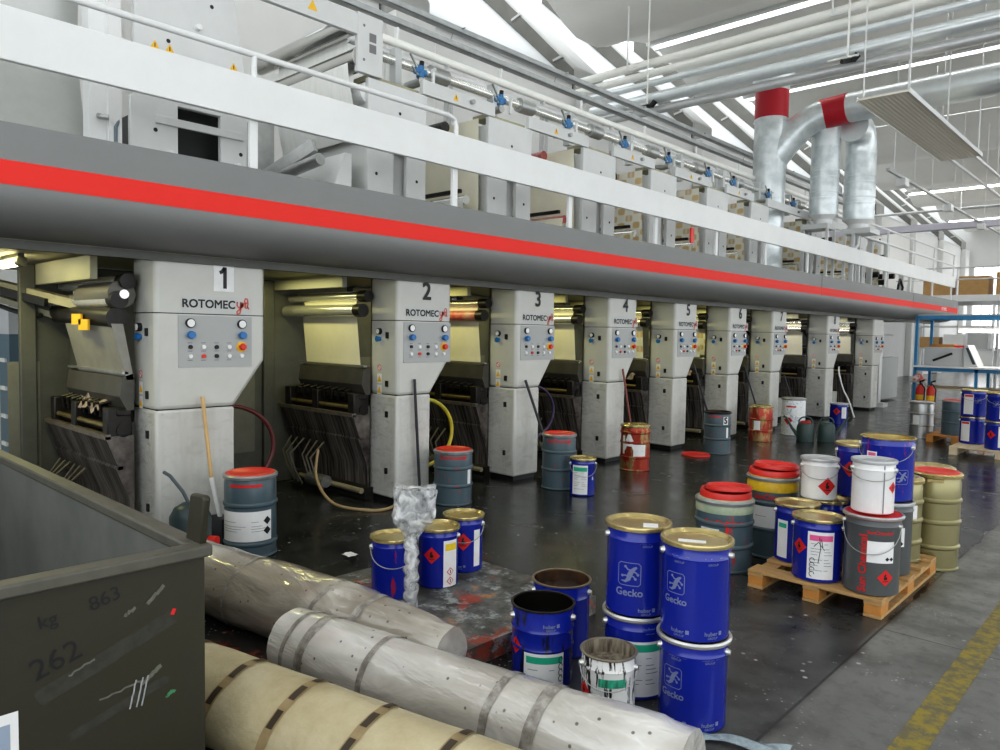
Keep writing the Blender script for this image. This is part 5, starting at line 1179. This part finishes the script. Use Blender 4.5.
# ------------------------------------------------------------------ back of the hall: mezzanine with boxes
t = thing('mezzanine', 'white steel mezzanine crossing the back of the hall under the far windows', 'mezzanine', (-9, 33, 0)); MB().box(0, 16, 0, 4, 3.15, 3.4).build('deck', WHITE, t)
for k in range(6): MB().box(1 + 2.8 * k - .09, 1 + 2.8 * k + .09, .0, .18, 0, 3.15).build('post', mat('mezz_post_grey', (.55, .57, .58), .5), t)
m = MB()
for z in (4., 4.45): m.tube([(0, .05, z), (16, .05, z)], .03, 8)
for k in range(9): m.tube([(.2 + 1.95 * k, .05, 3.4), (.2 + 1.95 * k, .05, 4.45)], .03, 8)
build_each(m, 'guard_rail', PIPEG, t)
for k in range(7): tag(MB().box(-8.2 + 1.25 * k, -7.2 + 1.25 * k, 33.8, 34.8, 3.402, 4.05 + .12 * (k % 3)).build('cardboard_box', CARD), 'tan cardboard box on the mezzanine, %s from the left' % ['first', 'second', 'third', 'fourth', 'fifth', 'sixth', 'seventh'][k], 'box', 'boxes on the mezzanine', 'thing')
for k in range(4):
    t = thing('storage_rack', '%s white storage rack bay under the mezzanine' % ['leftmost', 'second', 'third', 'rightmost'][k], 'rack', (-7.5 + 2.9 * k, 30.5, 0), 0, 'rack bays under the mezzanine')
    m = MB()
    for x in (0, 2.4): m.box(x - .04, x + .04, -.4, -.32, 0, 2.9).box(x - .04, x + .04, .4, .48, 0, 2.9)
    build_each(m, 'upright', WHITE, t)
    for z in (.5, 1.3, 2.1): MB().box(0, 2.4, -.4, .45, z, z + .06).build('shelf', PIPEG, t)
    for q in range(3): MB().box(.15 + .75 * q, .75 + .75 * q, -.3, .3, 1.36, 1.75 + .1 * q).build('stored_carton', (CARD, WB, CONS)[(q + k) % 3], t)
# ------------------------------------------------------------------ camera, light, world
cam = bpy.data.cameras.new('camera'); co = bpy.data.objects.new('camera', cam); COL.objects.link(co)
yaw, pitch, roll = math.radians(43.1766), math.radians(-3.2155), math.radians(1.02426)
F = Vector((-sin(yaw) * cos(pitch), cos(yaw) * cos(pitch), sin(pitch))); R0 = Vector((cos(yaw), sin(yaw), 0)); U0 = R0.cross(F)
Rr = R0 * cos(roll) + U0 * sin(roll); Ur = -R0 * sin(roll) + U0 * cos(roll)
M = Matrix((Rr, Ur, -F)).transposed().to_4x4(); M.translation = Vector((0, 0, 1.6)); co.matrix_world = M
cam.sensor_width = 36; cam.lens = 739.72 * 36 / 1000; cam.clip_end = 200; cam.clip_start = .05
S.camera = co
wd = bpy.data.worlds.new('world'); S.world = wd; wd.use_nodes = True
bg = wd.node_tree.nodes['Background']; bg.inputs['Color'].default_value = (.93, .97, 1., 1); bg.inputs['Strength'].default_value = 1.5
def area(name, loc, sx, sy, e, col, rot=(0, 0, 0)):
    l = bpy.data.lights.new(name, 'AREA'); l.shape = 'RECTANGLE'; l.size = sx; l.size_y = sy; l.energy = e; l.color = col
    o = bpy.data.objects.new(name, l); COL.objects.link(o); o.location = loc; o.rotation_euler = rot; return o
prev = 1.0
for i, y in enumerate(CY):
    yy = y - .55 if i else 1.45
    area('bay_lamp', (-6.25, yy, 2.10), .95, .10, (8 if i == 0 else 5.) if i < 7 else 5, (1., .95, .42) if i < 7 else (1., .97, .85))
S.view_settings.view_transform = 'Standard'; S.view_settings.look = 'Medium High Contrast'; S.view_settings.exposure = .35; S.view_settings.gamma = 1.
S.cycles.use_denoising = True; S.cycles.max_bounces = 8; S.cycles.transparent_max_bounces = 8
